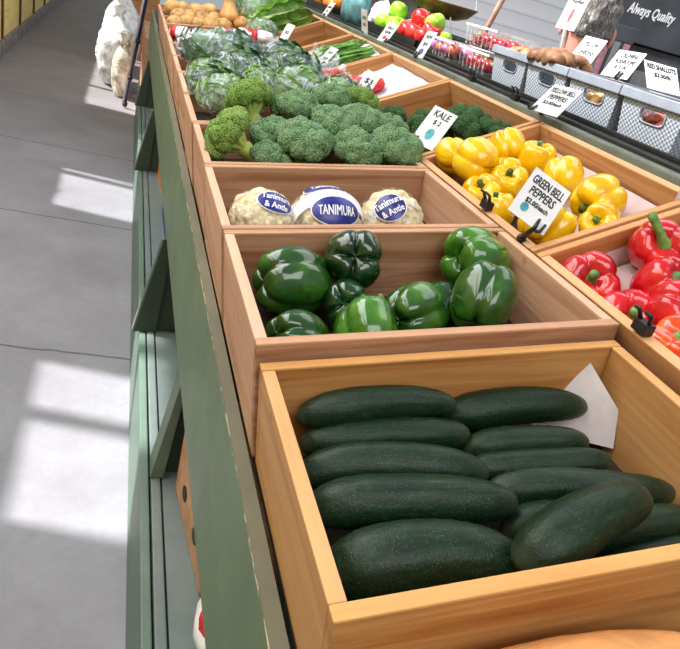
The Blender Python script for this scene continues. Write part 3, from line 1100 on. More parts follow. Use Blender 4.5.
NO = (None, 0, 0, [], 0)
T1 = [("Tanimura", .008, .012, .046), ("& Antle", -.009, .011, .036)]
T2 = [("TANIMURA", .000, .016, .060)]
make_cauliflower('wrapped cauliflower with one tilted blue oval label, left of the three', .074, .424, -.038, .050, .046,
                 [((.25, -.50, .8), .030, .021, T1, -.25), NO, NO, NO, .1])
cmid = make_cauliflower('wrapped cauliflower with white band and large blue lettered label, middle of the three', .177, .424, -.040, .058, .050,
                 [((.1, -.72, .62), .044, .026, T2, -.05), ((-.05, .12, 1), .036, .018, [("Tanimura", 0, .012, .044)], 0), NO, NO, 0])
make_cauliflower('wrapped cauliflower with round blue label and bare curd, right of the three', .292, .424, -.040, .050, .050,
                 [((-.38, -.62, .72), .025, .025, T1, .35), NO, NO, NO, 0])


def band(u_, v_):
    a = PI * (.04 + .92 * u_)
    b = (v_ - .5) * .030
    d = Vector((math.cos(a) * .056, -.020 + b * .55, math.sin(a) * .0475 + b * .42))
    return d * 1.065


MB().grid(band, 30, 4).obj('white_band', M['label_white'], cmid, smooth=True)


# ================================================================ BAGGED GREENS
def make_bag(seed, L, W, H, leafmat, neck=True, name='bagged_greens', leaves=40):
    t = thing(name, '', 'bag of greens')
    rnd = random.Random(seed)
    m = MB()

    def core(p):
        q = Vector((p.x * L * .9, p.y * W * .9, p.z * H * .9))
        return q * (1 + .22 * fbm(q, 26, seed))
    m.ico(4, core)
    for i in range(leaves):
        # short curved leaf blades lying on the core
        a = rnd.uniform(0, 2 * PI); b = rnd.uniform(-.1, 1.2)
        d = Vector((math.cos(a) * math.cos(b) * L, math.sin(a) * math.cos(b) * W, math.sin(b) * H)) * .9
        tdir = Vector((rnd.uniform(-1, 1), rnd.uniform(-1, 1), rnd.uniform(-.3, .5))).normalized()
        nr_ = d.normalized(); tdir = (tdir - nr_ * tdir.dot(nr_)).normalized(); sd = nr_.cross(tdir)
        ln = rnd.uniform(.02, .05); wd = ln * rnd.uniform(.12, .3)

        def lf(u_, v_, d=d, tdir=tdir, sd=sd, nr_=nr_, ln=ln, wd=wd):
            x = (u_ - .5) * 2
            y = (v_ - .5) * 2
            return d + tdir * x * ln + sd * y * wd * (1 - x * x) + nr_ * (.006 - .25 * x * x * ln + .3 * abs(y) * wd)
        m.grid(lf, 6, 2)
    m.obj('leaves', leafmat, t, smooth=True)
    m = MB()

    def shell(p):
        q = Vector((p.x * L, p.y * W, p.z * H))
        rdg = 1 - abs(fbm(q, 22, seed + 3))
        return q * (1.02 + .14 * (rdg - .7) + .05 * fbm(q, 60, seed))
    m.ico(4, shell)
    if neck:
        def cone(u_, v_):
            a = u_ * 2 * PI
            r = (.012 + .03 * v_ * v_) * (1 + .35 * math.sin(7 * a))
            return Vector((L * .92 + .05 * v_, r * math.cos(a), r * math.sin(a) + H * .1))
        m.grid(cone, 28, 5)
    m.obj('plastic_bag', M['film'], t, smooth=True)
    return t


g1 = Kind(make_bag(1, .085, .062, .050, M['leaf']))
g2 = Kind(make_bag(2, .075, .065, .055, M['leaf_lt']))
g3 = Kind(make_bag(3, .130, .062, .055, M['leaf']))
bags = [
    (g2, 'plastic bag of pale greens at the left rim, just behind the broccoli', (.075, .965, .040), .3, .82),
    (g1, 'plastic bag of leafy greens in the second rank at the left rim', (.075, 1.17, .020), .4, .80),
    (g2, 'small round plastic bag of greens behind the upright broccoli', (.170, 1.06, .054), 1.8, .68),
    (g2, 'plastic bag of pale greens right of the small round one, loosely tied', (.258, 1.03, .052), -.2, .92),
    (g1, 'plastic bag of mixed greens in the second rank, centre', (.150, 1.27, .046), .2, .98),
    (g1, 'plastic bag of mixed greens in the second rank, right, tied with white twist', (.282, 1.26, .056), -.1, .98),
    (g3, 'long plastic bag of dark greens lying along the back of the bag pile', (.135, 1.60, .048), .04, 1.02),
    (g1, 'plastic bag of greens at the right end behind the long bag', (.330, 1.60, .030), .3, 1.0),
    (g2, 'plastic bag of pale greens at the right rim behind the broccoli pile', (.345, .985, .052), .9, .70),
    (g2, 'plastic bag of greens below the long bag, left of the mixed greens', (.085, 1.40, .002), .3, .9),
]
for kd, lb, (u, v, w), rz, sc in bags:
    kd.put(lb, ml(u, v, w) @ Matrix.Rotation(rz, 4, 'Z') @ Matrix.Scale(sc, 4), 'plastic bags of greens in the front row')
# far leafy heap behind the radishes
gf = Kind(make_bag(9, .10, .08, .07, M['leaf_lt'], False))
gf.put('clear bag of pale leafy lettuce behind the potatoes squash', ml(.425, 2.78, .06) @ Matrix.Scale(.85, 4), 'bags of lettuce in the back row')
gf.put('clear bag of pale leafy lettuce at the far right of the potatoes', ml(.44, 2.95, .09), 'bags of lettuce in the back row')
gf.put('clear bag of pale leafy lettuce farthest up the back row', ml(.50, 3.25, .09), 'bags of lettuce in the back row')
gf.put('clear bag of pale leafy lettuce left of the romaine heads', ml(.40, 2.46, .02) @ Matrix.Scale(.7, 4), 'bags of lettuce in the back row')


# radish bags: white bag with a red half
def make_radish_bag():
    t = thing('radish_bag', '', 'bag of radishes')
    m = MB()

    def f1(p):
        q = Vector((p.x * .062, p.y * .045, p.z * .032))
        return q * (1 + .10 * fbm(q, 30, 4))
    m.ico(4, f1); m.obj('bag', M['white_plastic'], t, smooth=True)
    m = MB()

    def f2(p):
        q = Vector((p.x * .030 + .026, p.y * .046, p.z * .034))
        return q + q.normalized() * .002 * fbm(q, 40, 2)
    m.ico(4, f2); m.obj('red_print', M['red_plastic'], t, smooth=True)
    m = MB()
    for i, x in enumerate((-.045, -.025, -.035)):
        m.ico(2, lambda p, x=x, i=i: Vector((x + p.x * .006, -.022 + i * .008 + p.y * .006, .024 + p.z * .006)))
    m.obj('printed_mark', M['ink'], t)
    return t


rb = Kind(make_radish_bag())
for i, (u, v, w, rz) in enumerate([(.055, 2.25, .000, 2.6), (.118, 2.22, .000, .2), (.205, 2.24, .008, .1), (.29, 2.26, .010, .5), (.36, 2.22, .012, 2.9)]):
    rb.put(['white and pink radish bag at the left rim', 'white radish bag with dark printed marks, second from the left rim',
            'bright red radish bag in the middle of its crate', 'red and white radish bag right of the bright red one',
            'red radish bag with clear tail at the right end of its crate'][i], ml(u, v, w + .010) @ Matrix.Rotation(rz, 4, 'Z') @ Matrix.Scale(.8, 4), 'radish bags')
def make_red_bag():
    t = thing('red_net_bag', '', 'net bag')
    m = MB()

    def f1(p):
        q = Vector((p.x * .055, p.y * .038, p.z * .030))
        d, _ = noise.voronoi(q * 50)
        return q * (1 + .16 * (0.5 - d[0]) + .12 * fbm(q, 30, 4))
    m.ico(4, f1); m.obj('bag', M['red_plastic'], t, smooth=True)
    MB().tube([(.045, 0, .006), (.062, .004, .012), (.080, .010, .010)], [.012, .005, .012], 10).obj('white_tie', M['white_plastic'], t, smooth=True)
    return t


krb = Kind(make_red_bag())
for i, (r, v, w, rz, sc) in enumerate([(.020, 1.46, .002, .4, .9), (.060, 1.39, -.016, .2, .9), (.135, 1.36, -.026, 1.7, .72)]):
    krb.put(['red net bag at the left end of the dividing board before the green onions', 'red net bag beside the small pointed white sign, back row',
             'red curled net bag lying on the white liner sheet, back row'][i], mr(r, v, w) @ Matrix.Rotation(rz, 4, 'Z') @ Matrix.Scale(sc, 4), 'red bags in the back row')


# ================================================================ POTATOES, SQUASH, ONIONS
def lump(seed, a, b, c, amt=.16, s=20, sub=3):
    m = MB()

    def f(p):
        q = Vector((p.x * a, p.y * b, p.z * c))
        return q * (1 + amt * fbm(q, s, seed))
    m.ico(sub, f)
    return m


pm = [lump(i, .041, .033, .030, .10, 24).mesh('potato', M['potato'], True) for i in range(3)]
pots = []
for i in range(14):
    row = i // 5; k_ = i % 5
    pots.append((.050 + k_ * .054 + (row % 2) * .022, 2.70 + row * .072, .002 + row * .022 + random.uniform(-.006, .006)))
for i, (u, v, w) in enumerate(pots):
    o = link('potato', pm[i % 3])
    o.matrix_world = ml(u, v, w) @ Euler((random.uniform(-.3, .3), random.uniform(-.3, .3), random.uniform(-.6, .6))).to_matrix().to_4x4()
    tag(o, 'tan potato heaped in the crate at the far end of the front row', 'potato', 'potatoes at the far end')
m = MB()
prof = []
for i in range(25):
    t = i / 24
    r = .045 * math.sin(min(1, t / .55) * PI) ** .6 if t < .275 else (.045 * (1 - .5 * ((t - .275) / .3)) if t < .575 else .0225 + .004 * math.sin((t - .575) * 5))
    if t > .95: r *= max(.15, 1 - (t - .95) / .06)
    prof.append((max(r, .001), .17 * t))
sq = thing('butternut_squash', 'tan butternut squash standing neck up at the right end of the potatoes', 'squash', ml(.298, 2.76, .0))
link('squash_body', MB().lathe(prof, 24).mesh('squash_body', M['squash'], True), sq)
MB().tube([(0, 0, .168), (0, .004, .18), (.004, .01, .19)], [.007, .006, .008], 8).obj('stem', M['pep_stem_dark'], sq, smooth=True)
on_ = thing('yellow_onion', 'round golden onion at the front board beside the butternut squash', 'onion', ml(.350, 2.705, .016))
prof = [(max(.001, .040 * math.sin(PI * min(1, i / 18)) ** .8), -.036 + .072 * i / 18) for i in range(19)]
link('onion_bulb', MB().lathe(prof, 24).mesh('onion_bulb', M['onion'], True), on_)
MB().tube([(0, 0, .034), (0, 0, .045), (.003, 0, .055)], [.008, .004, .003], 8).obj('dry_neck', M['onion'], on_, smooth=True)
sp_ = lump(5, .145, .034, .034, .10, 9, 4)
o = sp_.obj('sweet_potato', M['sweet'], smooth=True)
o.matrix_world = ml(.158, -.334, -.072) @ Matrix.Rotation(-.06, 4, 'Z')
tag(o, 'large orange brown sweet potato at the bottom edge below the cucumber crate', 'sweet potato')


# ================================================================ ROMAINE, GREEN ONIONS
def make_romaine(seed):
    t = thing('romaine_lettuce', '', 'lettuce')
    rnd = random.Random(seed)
    m = MB(); ribs = MB()
    for i in range(9):
        a = i * 2 * PI / 9 + rnd.uniform(-.2, .2)
        out = .3 + .7 * (i % 3) / 2
        L = .24 * rnd.uniform(.85, 1.05); W = .05 * rnd.uniform(.8, 1.1)
        ca, sa = math.cos(a), math.sin(a)

        def lf(u_, v_, ca=ca, sa=sa, L=L, W=W, out=out, i=i):
            x = u_ * L
            y = (v_ - .5) * 2
            wd = W * (math.sin(min(1, u_ * 1.05 + .08) * PI * .62) ** 1.0) * (1 if u_ < .85 else max(.05, 1 - ((u_ - .85) / .15) ** 2))
            rad = .012 + .030 * out * math.sin(u_ * 2.4) + .012 * y * y
            ruf = .006 * math.sin(u_ * 26 + i) * abs(y)
            yy = y * wd
            rr = rad + ruf
            return Vector((x, ca * rr - sa * yy, sa * rr + ca * yy))
        m.grid(lf, 20, 8)
        ribs.tube([lf(u_, .5) for u_ in (0, .2, .4, .6, .8, .95)], [.011, .009, .006, .004, .0025, .001], 7)
    m.obj('leaves', M['romaine'], t, smooth=True)
    ribs.obj('pale_ribs', plain_rib, t, smooth=True)
    return t


plain_rib = plain('romaine_rib', (214, 226, 168), 0.4, 0.08, 20)
ro = Kind(make_romaine(4))
ro.put('romaine lettuce head lying lengthwise on top of its crate, leaf tips to the right', mr(-.05, 2.54, .046) @ Matrix.Rotation(.04, 4, 'Z') @ Matrix.Scale(1.15, 4), 'romaine heads')
ro.put('romaine lettuce head behind the front one', mr(-.02, 2.68, .040) @ Matrix.Rotation(.15, 4, 'Z') @ Matrix.Scale(1.0, 4), 'romaine heads')
def make_onions(seed):
    t = thing('green_onion_bunch', '', 'green onions')
    rnd = random.Random(seed)
    gm = MB(); wm = MB()
    for i in range(26):
        y = rnd.uniform(-.035, .035); z = rnd.uniform(-.018, .02)
        L = rnd.uniform(.2, .27)
        a = rnd.uniform(-.14, .14)
        pts = [Vector((x * L - .1, y * (1 - .4 * (1 - x)) + a * x * .12, z + .012 * math.sin(3 * x + i))) for x in (0, .25, .5, .75, 1)]
        gm.tube(pts[1:], [.0045, .0045, .004, .0015], 6)
        wm.tube(pts[:2], [.006, .0045], 6)
    gm.obj('green_tops', M['onion_green'], t, smooth=True)
    wm.obj('white_stalks', plain_rib, t, smooth=True)
    return t


go = Kind(make_onions(1))
go.put('bunch of green onions at the left of its crate', mr(.10, 1.73, .006) @ Matrix.Rotation(.10, 4, 'Z') @ Matrix.Scale(.82, 4), 'green onion bunches')
go.put('bunch of green onions under the leaning white tag', mr(.10, 1.65, -.012) @ Matrix.Rotation(.05, 4, 'Z') @ Matrix.Scale(.82, 4), 'green onion bunches')
go.put('bunch of green onions beside the folded white liner', mr(.11, 1.69, -.008) @ Matrix.Rotation(-.05, 4, 'Z') @ Matrix.Scale(.82, 4), 'green onion bunches')
go.put('bunch of green onions at the back of its crate', mr(.10, 1.81, -.004) @ Matrix.Rotation(.12, 4, 'Z') @ Matrix.Scale(.82, 4), 'green onion bunches')


# ================================================================ SIGNS
def sign(label, cen, xd, yd, w, h, lines, clip=None, mark=None, stick=None):
    x = Vector(xd).normalized(); y = Vector(yd); y = (y - x * y.dot(x)).normalized(); z = x.cross(y)
    t = thing('price_sign', label, 'price sign', frame(Vector(cen), x, y, z), None)
    m = MB()
    m.box(-w / 2, w / 2, -h / 2, h / 2, -.0008, .0004); crd = m.obj('card', M['card'], t)
    tx = MB()
    for s_, yy, hh, ww in lines:
        add_text(tx, s_, 0, yy * h, hh * h, ww * w, lambda a, b, c: Vector((a, b, .0008 + c)), bold=0.0011 if h < .09 and cen[0] > .7 else .0007, shear=.06)
    if lines:
        tx.obj('lettering', M['ink'], crd)
    if mark:
        mt, mx_, my_, mw, mh = mark
        q = MB()
        q.lathe([(1, 0), (.99, .0003), (.001, .0004)], 20, lambda p, a, i: Vector((mx_ * w + p.x * mw * w, my_ * h + p.y * mh * h, .0006 + p.z)))
        q.obj('printed_mark', M[mt], crd)
    if clip is not None:
        inv = frame(Vector(cen), x, y, z).inverted()
        c = inv @ Vector(clip)
        q = MB()
        q.tube([(c.x, -h / 2 + .016, .003), (c.x, -h / 2, .004), c.lerp(Vector((c.x, -h / 2, .004)), .5) + Vector((0, 0, .004)), c], [.0022, .0032, .004, .005], 8)
        q.tube([(c.x + .011, -h / 2 + .014, .003), (c.x + .009, -h / 2 - .001, .004), (c.x + .003, -h / 2 - .004, .004)], [.002, .0026, .003], 8)
        q.ico(2, lambda p: c + p * .0075)
        q.obj('black_clip', M['black'], t, smooth=True)
    if stick is not None:
        inv = frame(Vector(cen), x, y, z).inverted()
        c = inv @ Vector(stick)
        MB().tube([(0, -h * .2, -.002), (0, -h / 2, -.002), c], .003, 8).obj('white_stick', M['white_plastic'], t, smooth=True)
    return t


sign('white hand-lettered green bell peppers sign clipped over the yellow peppers', (0.5691, 0.7621, 1.1114), (0.806, -0.4983, -0.3194), (0.5614, 0.4726, 0.6793), 0.0626, 0.0844,
     [('GREEN BELL', .30, .17, .82), ('PEPPERS', .08, .17, .66), ('$2.00/each', -.13, .11, .60)], FR(.004, .243, .002), ('teal', -.22, -.27, .10, .09))
sign('white hand-lettered yellow bell peppers sign clipped to the black shelf edge', (0.8105, 1.1612, 1.2167), (0.5318, -0.846, 0.0396), (0.6914, 0.4607, 0.5566), 0.0618, 0.0970,
     [('YELLOW BELL', .30, .16, .86), ('PEPPERS', .06, .16, .62), ('$2.00/each', -.16, .12, .62)], (.815, 1.20, 1.186))
sign('white sign with a red mark on a tall white stick above the baskets', (1.030, 1.545, 1.395), (.55, -.83, .02), (.30, .16, .94), .05, .088,
     [('Radish', .30, .10, .62)], None, ('redink', -.02, -.10, .10, .22), (1.045, 1.545, 1.265))
sign('white hand-lettered sign behind the second basket, beside the plaid shirt', (1.0413, 1.4496, 1.3137), (.25, -.95, .0), (0.42, .12, 0.90), 0.068, 0.085,
     [('YELLOW', .28, .13, .62), ('ONIONS', .02, .13, .70), ('$1.50/lb', -.24, .12, .62)], (1.052, 1.44, 1.268))
sign('white hand-lettered sign leaning above the third basket with a black clip', (1.057, 1.3212, 1.3127), (.12, -.99, .06), (0.4416, 0.0557, 0.8926), 0.082, 0.0672,
     [('CREMINI', .31, .15, .60), ('MUSHROOMS', .08, .15, .72), ('$ 3.00', -.14, .13, .46)], (1.062, 1.31, 1.268))
sign('white hand-lettered sign standing upright behind the fourth basket at the right edge', (1.0341, 1.1607, 1.3073), (0.9989, -0.0452, 0.0102), (0.0237, 0.6888, 0.7246), 0.0839, 0.0662,
     [('RED SHALLOTS', .32, .17, .88), ('$3.00/lb', .03, .16, .50)], None)
sign('white kale sign with a teal mark between the broccoli and the yellow peppers', (0.6000, 1.2237, 1.1047), (.62, -.78, -.10), (0.50, .30, 0.80), 0.056, 0.090,
     [('KALE', .34, .17, .66), ('$ 2', .12, .13, .30)], FR(.006, .72, .0), ('teal', .02, -.18, .16, .15))
sign('small white card clipped before the green apples', (0.8361, 2.2709, 1.2137), (0.468, -0.8836, -0.016), (0.4579, 0.2269, 0.8596), 0.0479, 0.0728,
     [('GALA', .25, .14, .55), ('$2/lb', 0, .13, .55)], (.828, 2.25, 1.183), ('redink', 0, -.28, .16, .10))
sign('narrow white card clipped before the tray of purple potatoes', (0.8313, 1.9198, 1.222), (.35, -.93, .05), (.40, .10, .91), 0.042, 0.085,
     [('NEW', .28, .12, .6), ('$4', .0, .15, .4)], (.828, 1.93, 1.183), ('blueink', 0, -.28, .22, .12))
sign('narrow white card tilted backward beside the teal bag', (0.8156, 2.4823, 1.2153), (.3, -.95, -.02), (-.36, -.047, .93), 0.040, 0.095,
     [('LIME', .2, .12, .6), ('3/$1', -.05, .12, .6)], (.826, 2.50, 1.183))
sign('white card before the far tray of oranges', (0.8415, 3.1264, 1.2051), (0.2308, -0.972, 0.0439), (0.4618, 0.1491, 0.8744), 0.0491, 0.0830,
     [('ORANGE', .2, .12, .7), ('$1', -.05, .14, .3)], (.828, 3.12, 1.183))
sign('white folded tag standing before the romaine lettuce', (0.5650, 2.6219, 1.1008), (.5, -.86, 0), (.40, .17, .9), 0.045, 0.088,
     [('$2', .1, .15, .4)], FR(.004, 2.07, .0))
sign('white tag leaning over the green onions', (0.6153, 2.1695, 1.1025), (.3, -.95, -.01), (.6098, .049, .79), 0.045, 0.075,
     [('2/$3', .2, .14, .6), ('bunch', -.1, .12, .6)], FR(.004, 1.62, .0))
sign('small pointed white sign beside the red bags behind the broccoli', (0.6188, 1.7293, 1.105), (.74, -.60, -.2), (.30, .35, .88), 0.042, 0.058,
     [('$3', .0, .3, .5)], FR(.006, 1.20, .0), ('blueink', .18, -.2, .14, .10))


def clip(label, pos):
    t = thing('black_sign_clip', label, 'clip', Matrix.Translation(Vector(pos)))
    m = MB()
    m.box(-.006, .008, -.011, .011, -.006, .008); jaw = m.obj('clip_jaw', M['black'], t, bevel=.002)
    MB().tube([(0, -.007, .006), (-.006, -.010, .018), (-.012, -.004, .022)], [.0028, .0025, .002], 8).obj('prong', M['black'], jaw, smooth=True)
    MB().tube([(0, .007, .006), (-.006, .010, .018), (-.012, .012, .020)], [.0028, .0025, .002], 8).obj('prong', M['black'], jaw, smooth=True)


clip('black clip on the red pepper crate rim beside the orange red pepper', FR(.008, -.022, .007))
clip('black clip on the yellow pepper crate rim, left of the green bell sign', FR(.008, .365, .007))
clip('black clip on the grey shelf edge before the second basket', (.826, 1.335, 1.189))
clip('black clip on the grey shelf edge before the berry boxes', (.826, 1.56, 1.189))

# ================================================================ UPPER SHELF
SH = 1.190


def make_basket():
    t = thing('woven_basket', '', 'basket')
    W, D, H = .172, .215, .084          # along y, along x, height
    tp = .86
    m = MB()

    def wall(p0, p1):
        def fn(u_, v_):
            k_ = tp + (1 - tp) * v_
            x = (p0[0] * (1 - u_) + p1[0] * u_) * k_; y = (p0[1] * (1 - u_) + p1[1] * u_) * k_
            return Vector((x, y, v_ * H))
        return fn
    c = [(-D / 2, -W / 2), (-D / 2, W / 2), (D / 2, W / 2), (D / 2, -W / 2)]

    def hole(u_, v_):
        du = abs(u_ - .45) / .20; dv = abs(v_ - .60) / .15
        return (du ** 4 + dv ** 4) < 1
    m.grid(wall(c[0], c[1]), 34, 18, hole)
    m.grid(wall(c[1], c[2]), 12, 6)
    m.grid(wall(c[2], c[3]), 34, 18, hole)
    m.grid(wall(c[3], c[0]), 12, 6)
    m.add([(x * tp, y * tp, 0.001) for x, y in c], [(0, 1, 2, 3)])
    o = m.obj('basket_body', M['basket'], t, smooth=False)
    md = o.modifiers.new('thick', 'SOLIDIFY'); md.thickness = .004; md.offset = -1
    rm = MB()
    for s in (-1, 1):
        rm.box(s * D / 2 - .005, s * D / 2 + .005, -W / 2 - .004, W / 2 + .004, H - .015, H + .003)
        rm.box(-D / 2, D / 2, s * W / 2 - .004, s * W / 2 + .004, H - .013, H + .004)
    rm.obj('rim', M['basket_rim'], t, bevel=.002)
    for s in (-1, 1):
        fr = MB()
        pts = []
        for i in range(24):
            a = 2 * PI * i / 24
            ca_ = math.copysign(abs(math.cos(a)) ** .5, math.cos(a)); sa_ = math.copysign(abs(math.sin(a)) ** .5, math.sin(a))
            vv = .60 + .16 * sa_
            k_ = tp + (1 - tp) * vv
            pts.append(Vector((s * (D / 2 * k_ + .001), W * k_ * (-s * -.05 * (1 if s < 0 else 1) * 1 + .21 * ca_), vv * H)))
        fr.tube(pts + [pts[0]], .0015, 6, cap=False)
        fr.obj('handle_hole_rim', M['basket_rim'], o, smooth=True)
    return t


kbk = Kind(make_basket())
bl = ['grey woven plastic basket behind the radish sign, nearest the berry boxes',
      'grey woven plastic basket heaped with brown mushrooms, second from the berry boxes',
      'grey woven plastic basket right of the yellow bell peppers sign, pale tan bulbs inside',
      'grey woven plastic basket at the right edge of the shelf']
by = [1.550, 1.374, 1.191, 1.008]
for lb, y in zip(bl, by):
    kbk.put(lb, Matrix.Translation((1.010, y, SH + .0005)) @ Matrix.Rotation(0, 4, 'Z'), 'grey woven baskets on the black shelf')


def mush_mesh(mat):
    m = MB()

    def fn(p):
        z = p.z
        if z < -.25: z = -.25 + (z + .25) * .2
        return Vector((p.x * .024, p.y * .024, z * .019)) * (1 + .05 * fbm(p * .02, 40, 3))
    m.ico(3, fn)
    return m.mesh('mushroom_cap', mat, True)


def make_mush(name, cat, mat):
    t = thing(name, '', cat)
    link('cap', mush_mesh(mat), t)
    MB().tube([(0, 0, -.004), (0, 0, -.012), (.001, 0, -.020)], [.010, .009, .010], 10).obj('stalk', plain('pale_%s_stalk' % name, (222, 202, 172), .7), t, smooth=True)
    return t


km = [Kind(make_mush('mushroom', 'mushroom', M['mushroom_dark'])), Kind(make_mush('mushroom', 'mushroom', M['mushroom'])), Kind(make_mush('bulb', 'onion', M['potato'])), Kind(make_mush('shallot', 'shallot', M['shallot']))]
heaps = [(0, 1, 'brown mushroom heaped in the basket nearest the berry boxes', 0.026), (1, 0, 'brown mushroom heaped in the second basket from the berry boxes', 0.038),
         (2, 2, 'pale tan bulb in the third basket, seen through its handle hole', -0.016), (3, 3, 'reddish shallot in the basket at the right edge', -0.018)]
for bi, ki, lb, lift in heaps:
    for i in range(16):
        gx, gy = i % 4, i // 4
        x = (.948 if bi == 1 else 1.000) + (gx - 1.5) * (.026 if bi == 1 else .038) + random.uniform(-.004, .004)
        y = by[bi] + (.022 if bi == 1 else 0) + (gy - 1.5) * .029 + random.uniform(-.003, .003)
        z = SH + .052 + lift + .012 * (1 - ((gx - 1.5) ** 2 + (gy - 1.5) ** 2) / 4.5) + random.uniform(-.003, .003)
        kd = km[ki]
        kd.put(lb, Matrix.Translation((x, y, z)) @ Euler((random.uniform(-.7, .7), random.uniform(-.9, .3), random.uniform(0, 6))).to_matrix().to_4x4() @ Matrix.Scale(random.uniform(.88, 1.05), 4),
               lb.replace('in the', 'of the') if False else ['mushrooms in the first basket', 'mushrooms in the second basket', 'tan bulbs in the third basket', 'shallots in the fourth basket'][bi])


# clear clamshell boxes with berries
def make_clamshell(L, D, H):
    t = thing('clear_plastic_box', '', 'plastic box')
    m = MB()
    NR = 40
    c = [(-D / 2, -L / 2), (-D / 2, L / 2), (D / 2, L / 2), (D / 2, -L / 2)]
    for i in range(4):
        p0, p1 = c[i], c[(i + 1) % 4]
        d = Vector((p1[0] - p0[0], p1[1] - p0[1], 0)); nn = Vector((-d.y, d.x, 0)).normalized()

        def fn(u_, v_, p0=p0, p1=p1, nn=nn):
            k_ = .9 + .1 * v_
            p = Vector(((p0[0] * (1 - u_) + p1[0] * u_) * k_, (p0[1] * (1 - u_) + p1[1] * u_) * k_, v_ * H))
            return p + nn * (.0016 * math.sin(u_ * 2 * PI * 9))
        m.grid(fn, NR, 4)
    m.add([(x * .9, y * .9, 0) for x, y in c], [(0, 1, 2, 3)])
    m.obj('ribbed_sides', M['film2'], t, smooth=True)
    r = MB()
    for s in (-1, 1):
        r.box(s * D / 2 - .003, s * D / 2 + .003, -L / 2 - .003, L / 2 + .003, H - .003, H + .002)
        r.box(-D / 2, D / 2, s * L / 2 - .003, s * L / 2 + .003, H - .003, H + .002)
    r.obj('rim', M['white_plastic'], t)
    rb_ = MB()
    for i in range(7):
        y = -L / 2 + L * (i + .5) / 7
        rb_.tube([(-D / 2 * .92 - .002, y * .93, H * .12), (-D / 2 * .97 - .003, y * .97, H * .55), (-D / 2 - .003, y, H * .95)], .0018, 5)
    rb_.obj('pale_ribs', M['film3'], t)
    return t


kc = Kind(make_clamshell(.185, .15, .056))
kc.put('clear ribbed plastic box of red berries, upper of the two stacked ones', Matrix.Translation((.985, 1.755, SH + .062)), 'stacked boxes of berries')
kc.put('clear ribbed plastic box of red berries, lower of the two stacked ones', Matrix.Translation((.985, 1.755, SH + .001)), 'stacked boxes of berries')
kc.put('clear plastic box of purple and pink potatoes, left of the berry boxes', Matrix.Translation((.985, 1.985, SH + .001)))
bmesh_ = MB()
bp = [(.001, -.019), (.010, -.014), (.0155, -.002), (.016, .007), (.011, .014), (.001, .016)]
bmesh_.lathe(bp, 14)
kberry = thing('strawberry', '', 'berry')
link('berry_body', bmesh_.mesh('berry_body', M['berry'], True), kberry)
MB().lathe([(.007, .0155), (.003, .018), (.001, .020)], 7, lambda p, a, i: p).obj('leafy_cap', M['pep_stem'], kberry)
kberry = Kind(kberry)
for lv in (0, 1):
    for i in range(18):
        gx, gy = i % 3, i // 3
        kberry.put(['red berry inside the lower ribbed plastic box', 'red berry inside the upper ribbed plastic box'][lv],
                   Matrix.Translation((.945 + gx * .040, 1.685 + gy * .028, SH + .026 + lv * .061 + random.uniform(-.002, .004))) @ Euler((random.uniform(-1, 1), random.uniform(-1, 1), random.uniform(0, 6))).to_matrix().to_4x4(),
                   ['berries in the lower box', 'berries in the upper box'][lv])
pp = [lump(20 + i, .026, .021, .020, .1, 30, 3).mesh('small_potato', M['purple'] if i else M['shallot'], True) for i in range(2)]
for i in range(12):
    o = link('small_potato', pp[i % 2])
    o.matrix_world = Matrix.Translation((.93 + (i % 3) * .045, 1.92 + (i // 3) * .042, SH + .030 + random.uniform(0, .010)))
    tag(o, ['reddish small potato in the clear box beside the narrow white card', 'purple small potato in the clear box beside the narrow white card'][i % 2], 'potato', ['reddish potatoes in the clear box', 'purple potatoes in the clear box'][i % 2])


# apples in black trays
def make_apple(mat, name):
    t = thing(name, '', 'apple')
    prof = []
    for i in range(21):
        f = -PI / 2 + PI * i / 20
        r = .036 * math.cos(f) ** .8 * (1 + .08 * math.sin(f)); z = .033 * math.sin(f) - (.012 * math.exp(-(r / .012) ** 2) if f > 0 else -.005 * math.exp(-(r / .012) ** 2))
        prof.append((max(r, .0004), z))
    link('apple_body', MB().lathe(prof, 24).mesh('apple_body', mat, True), t)
    MB().tube([(0, 0, .018), (.002, 0, .028), (.006, 0, .036)], [.0016, .0014, .002], 6).obj('stem', M['brown_wood'], t)
    return t


def tray(label, y0, y1, h=.03):
    t = thing('black_tray', label, 'tray')
    m = MB()
    x0, x1 = .885, 1.05
    m.box(x0, x1, y0, y1, SH + .001, SH + .005)
    m.box(x0, x0 + .004, y0, y1, SH + .001, SH + h); m.box(x1 - .004, x1, y0, y1, SH + .001, SH + h)
    m.box(x0, x1, y0, y0 + .004, SH + .001, SH + h); m.box(x0, x1, y1 - .004, y1, SH + .001, SH + h)
    m.obj('tray_body', M['black'], t)


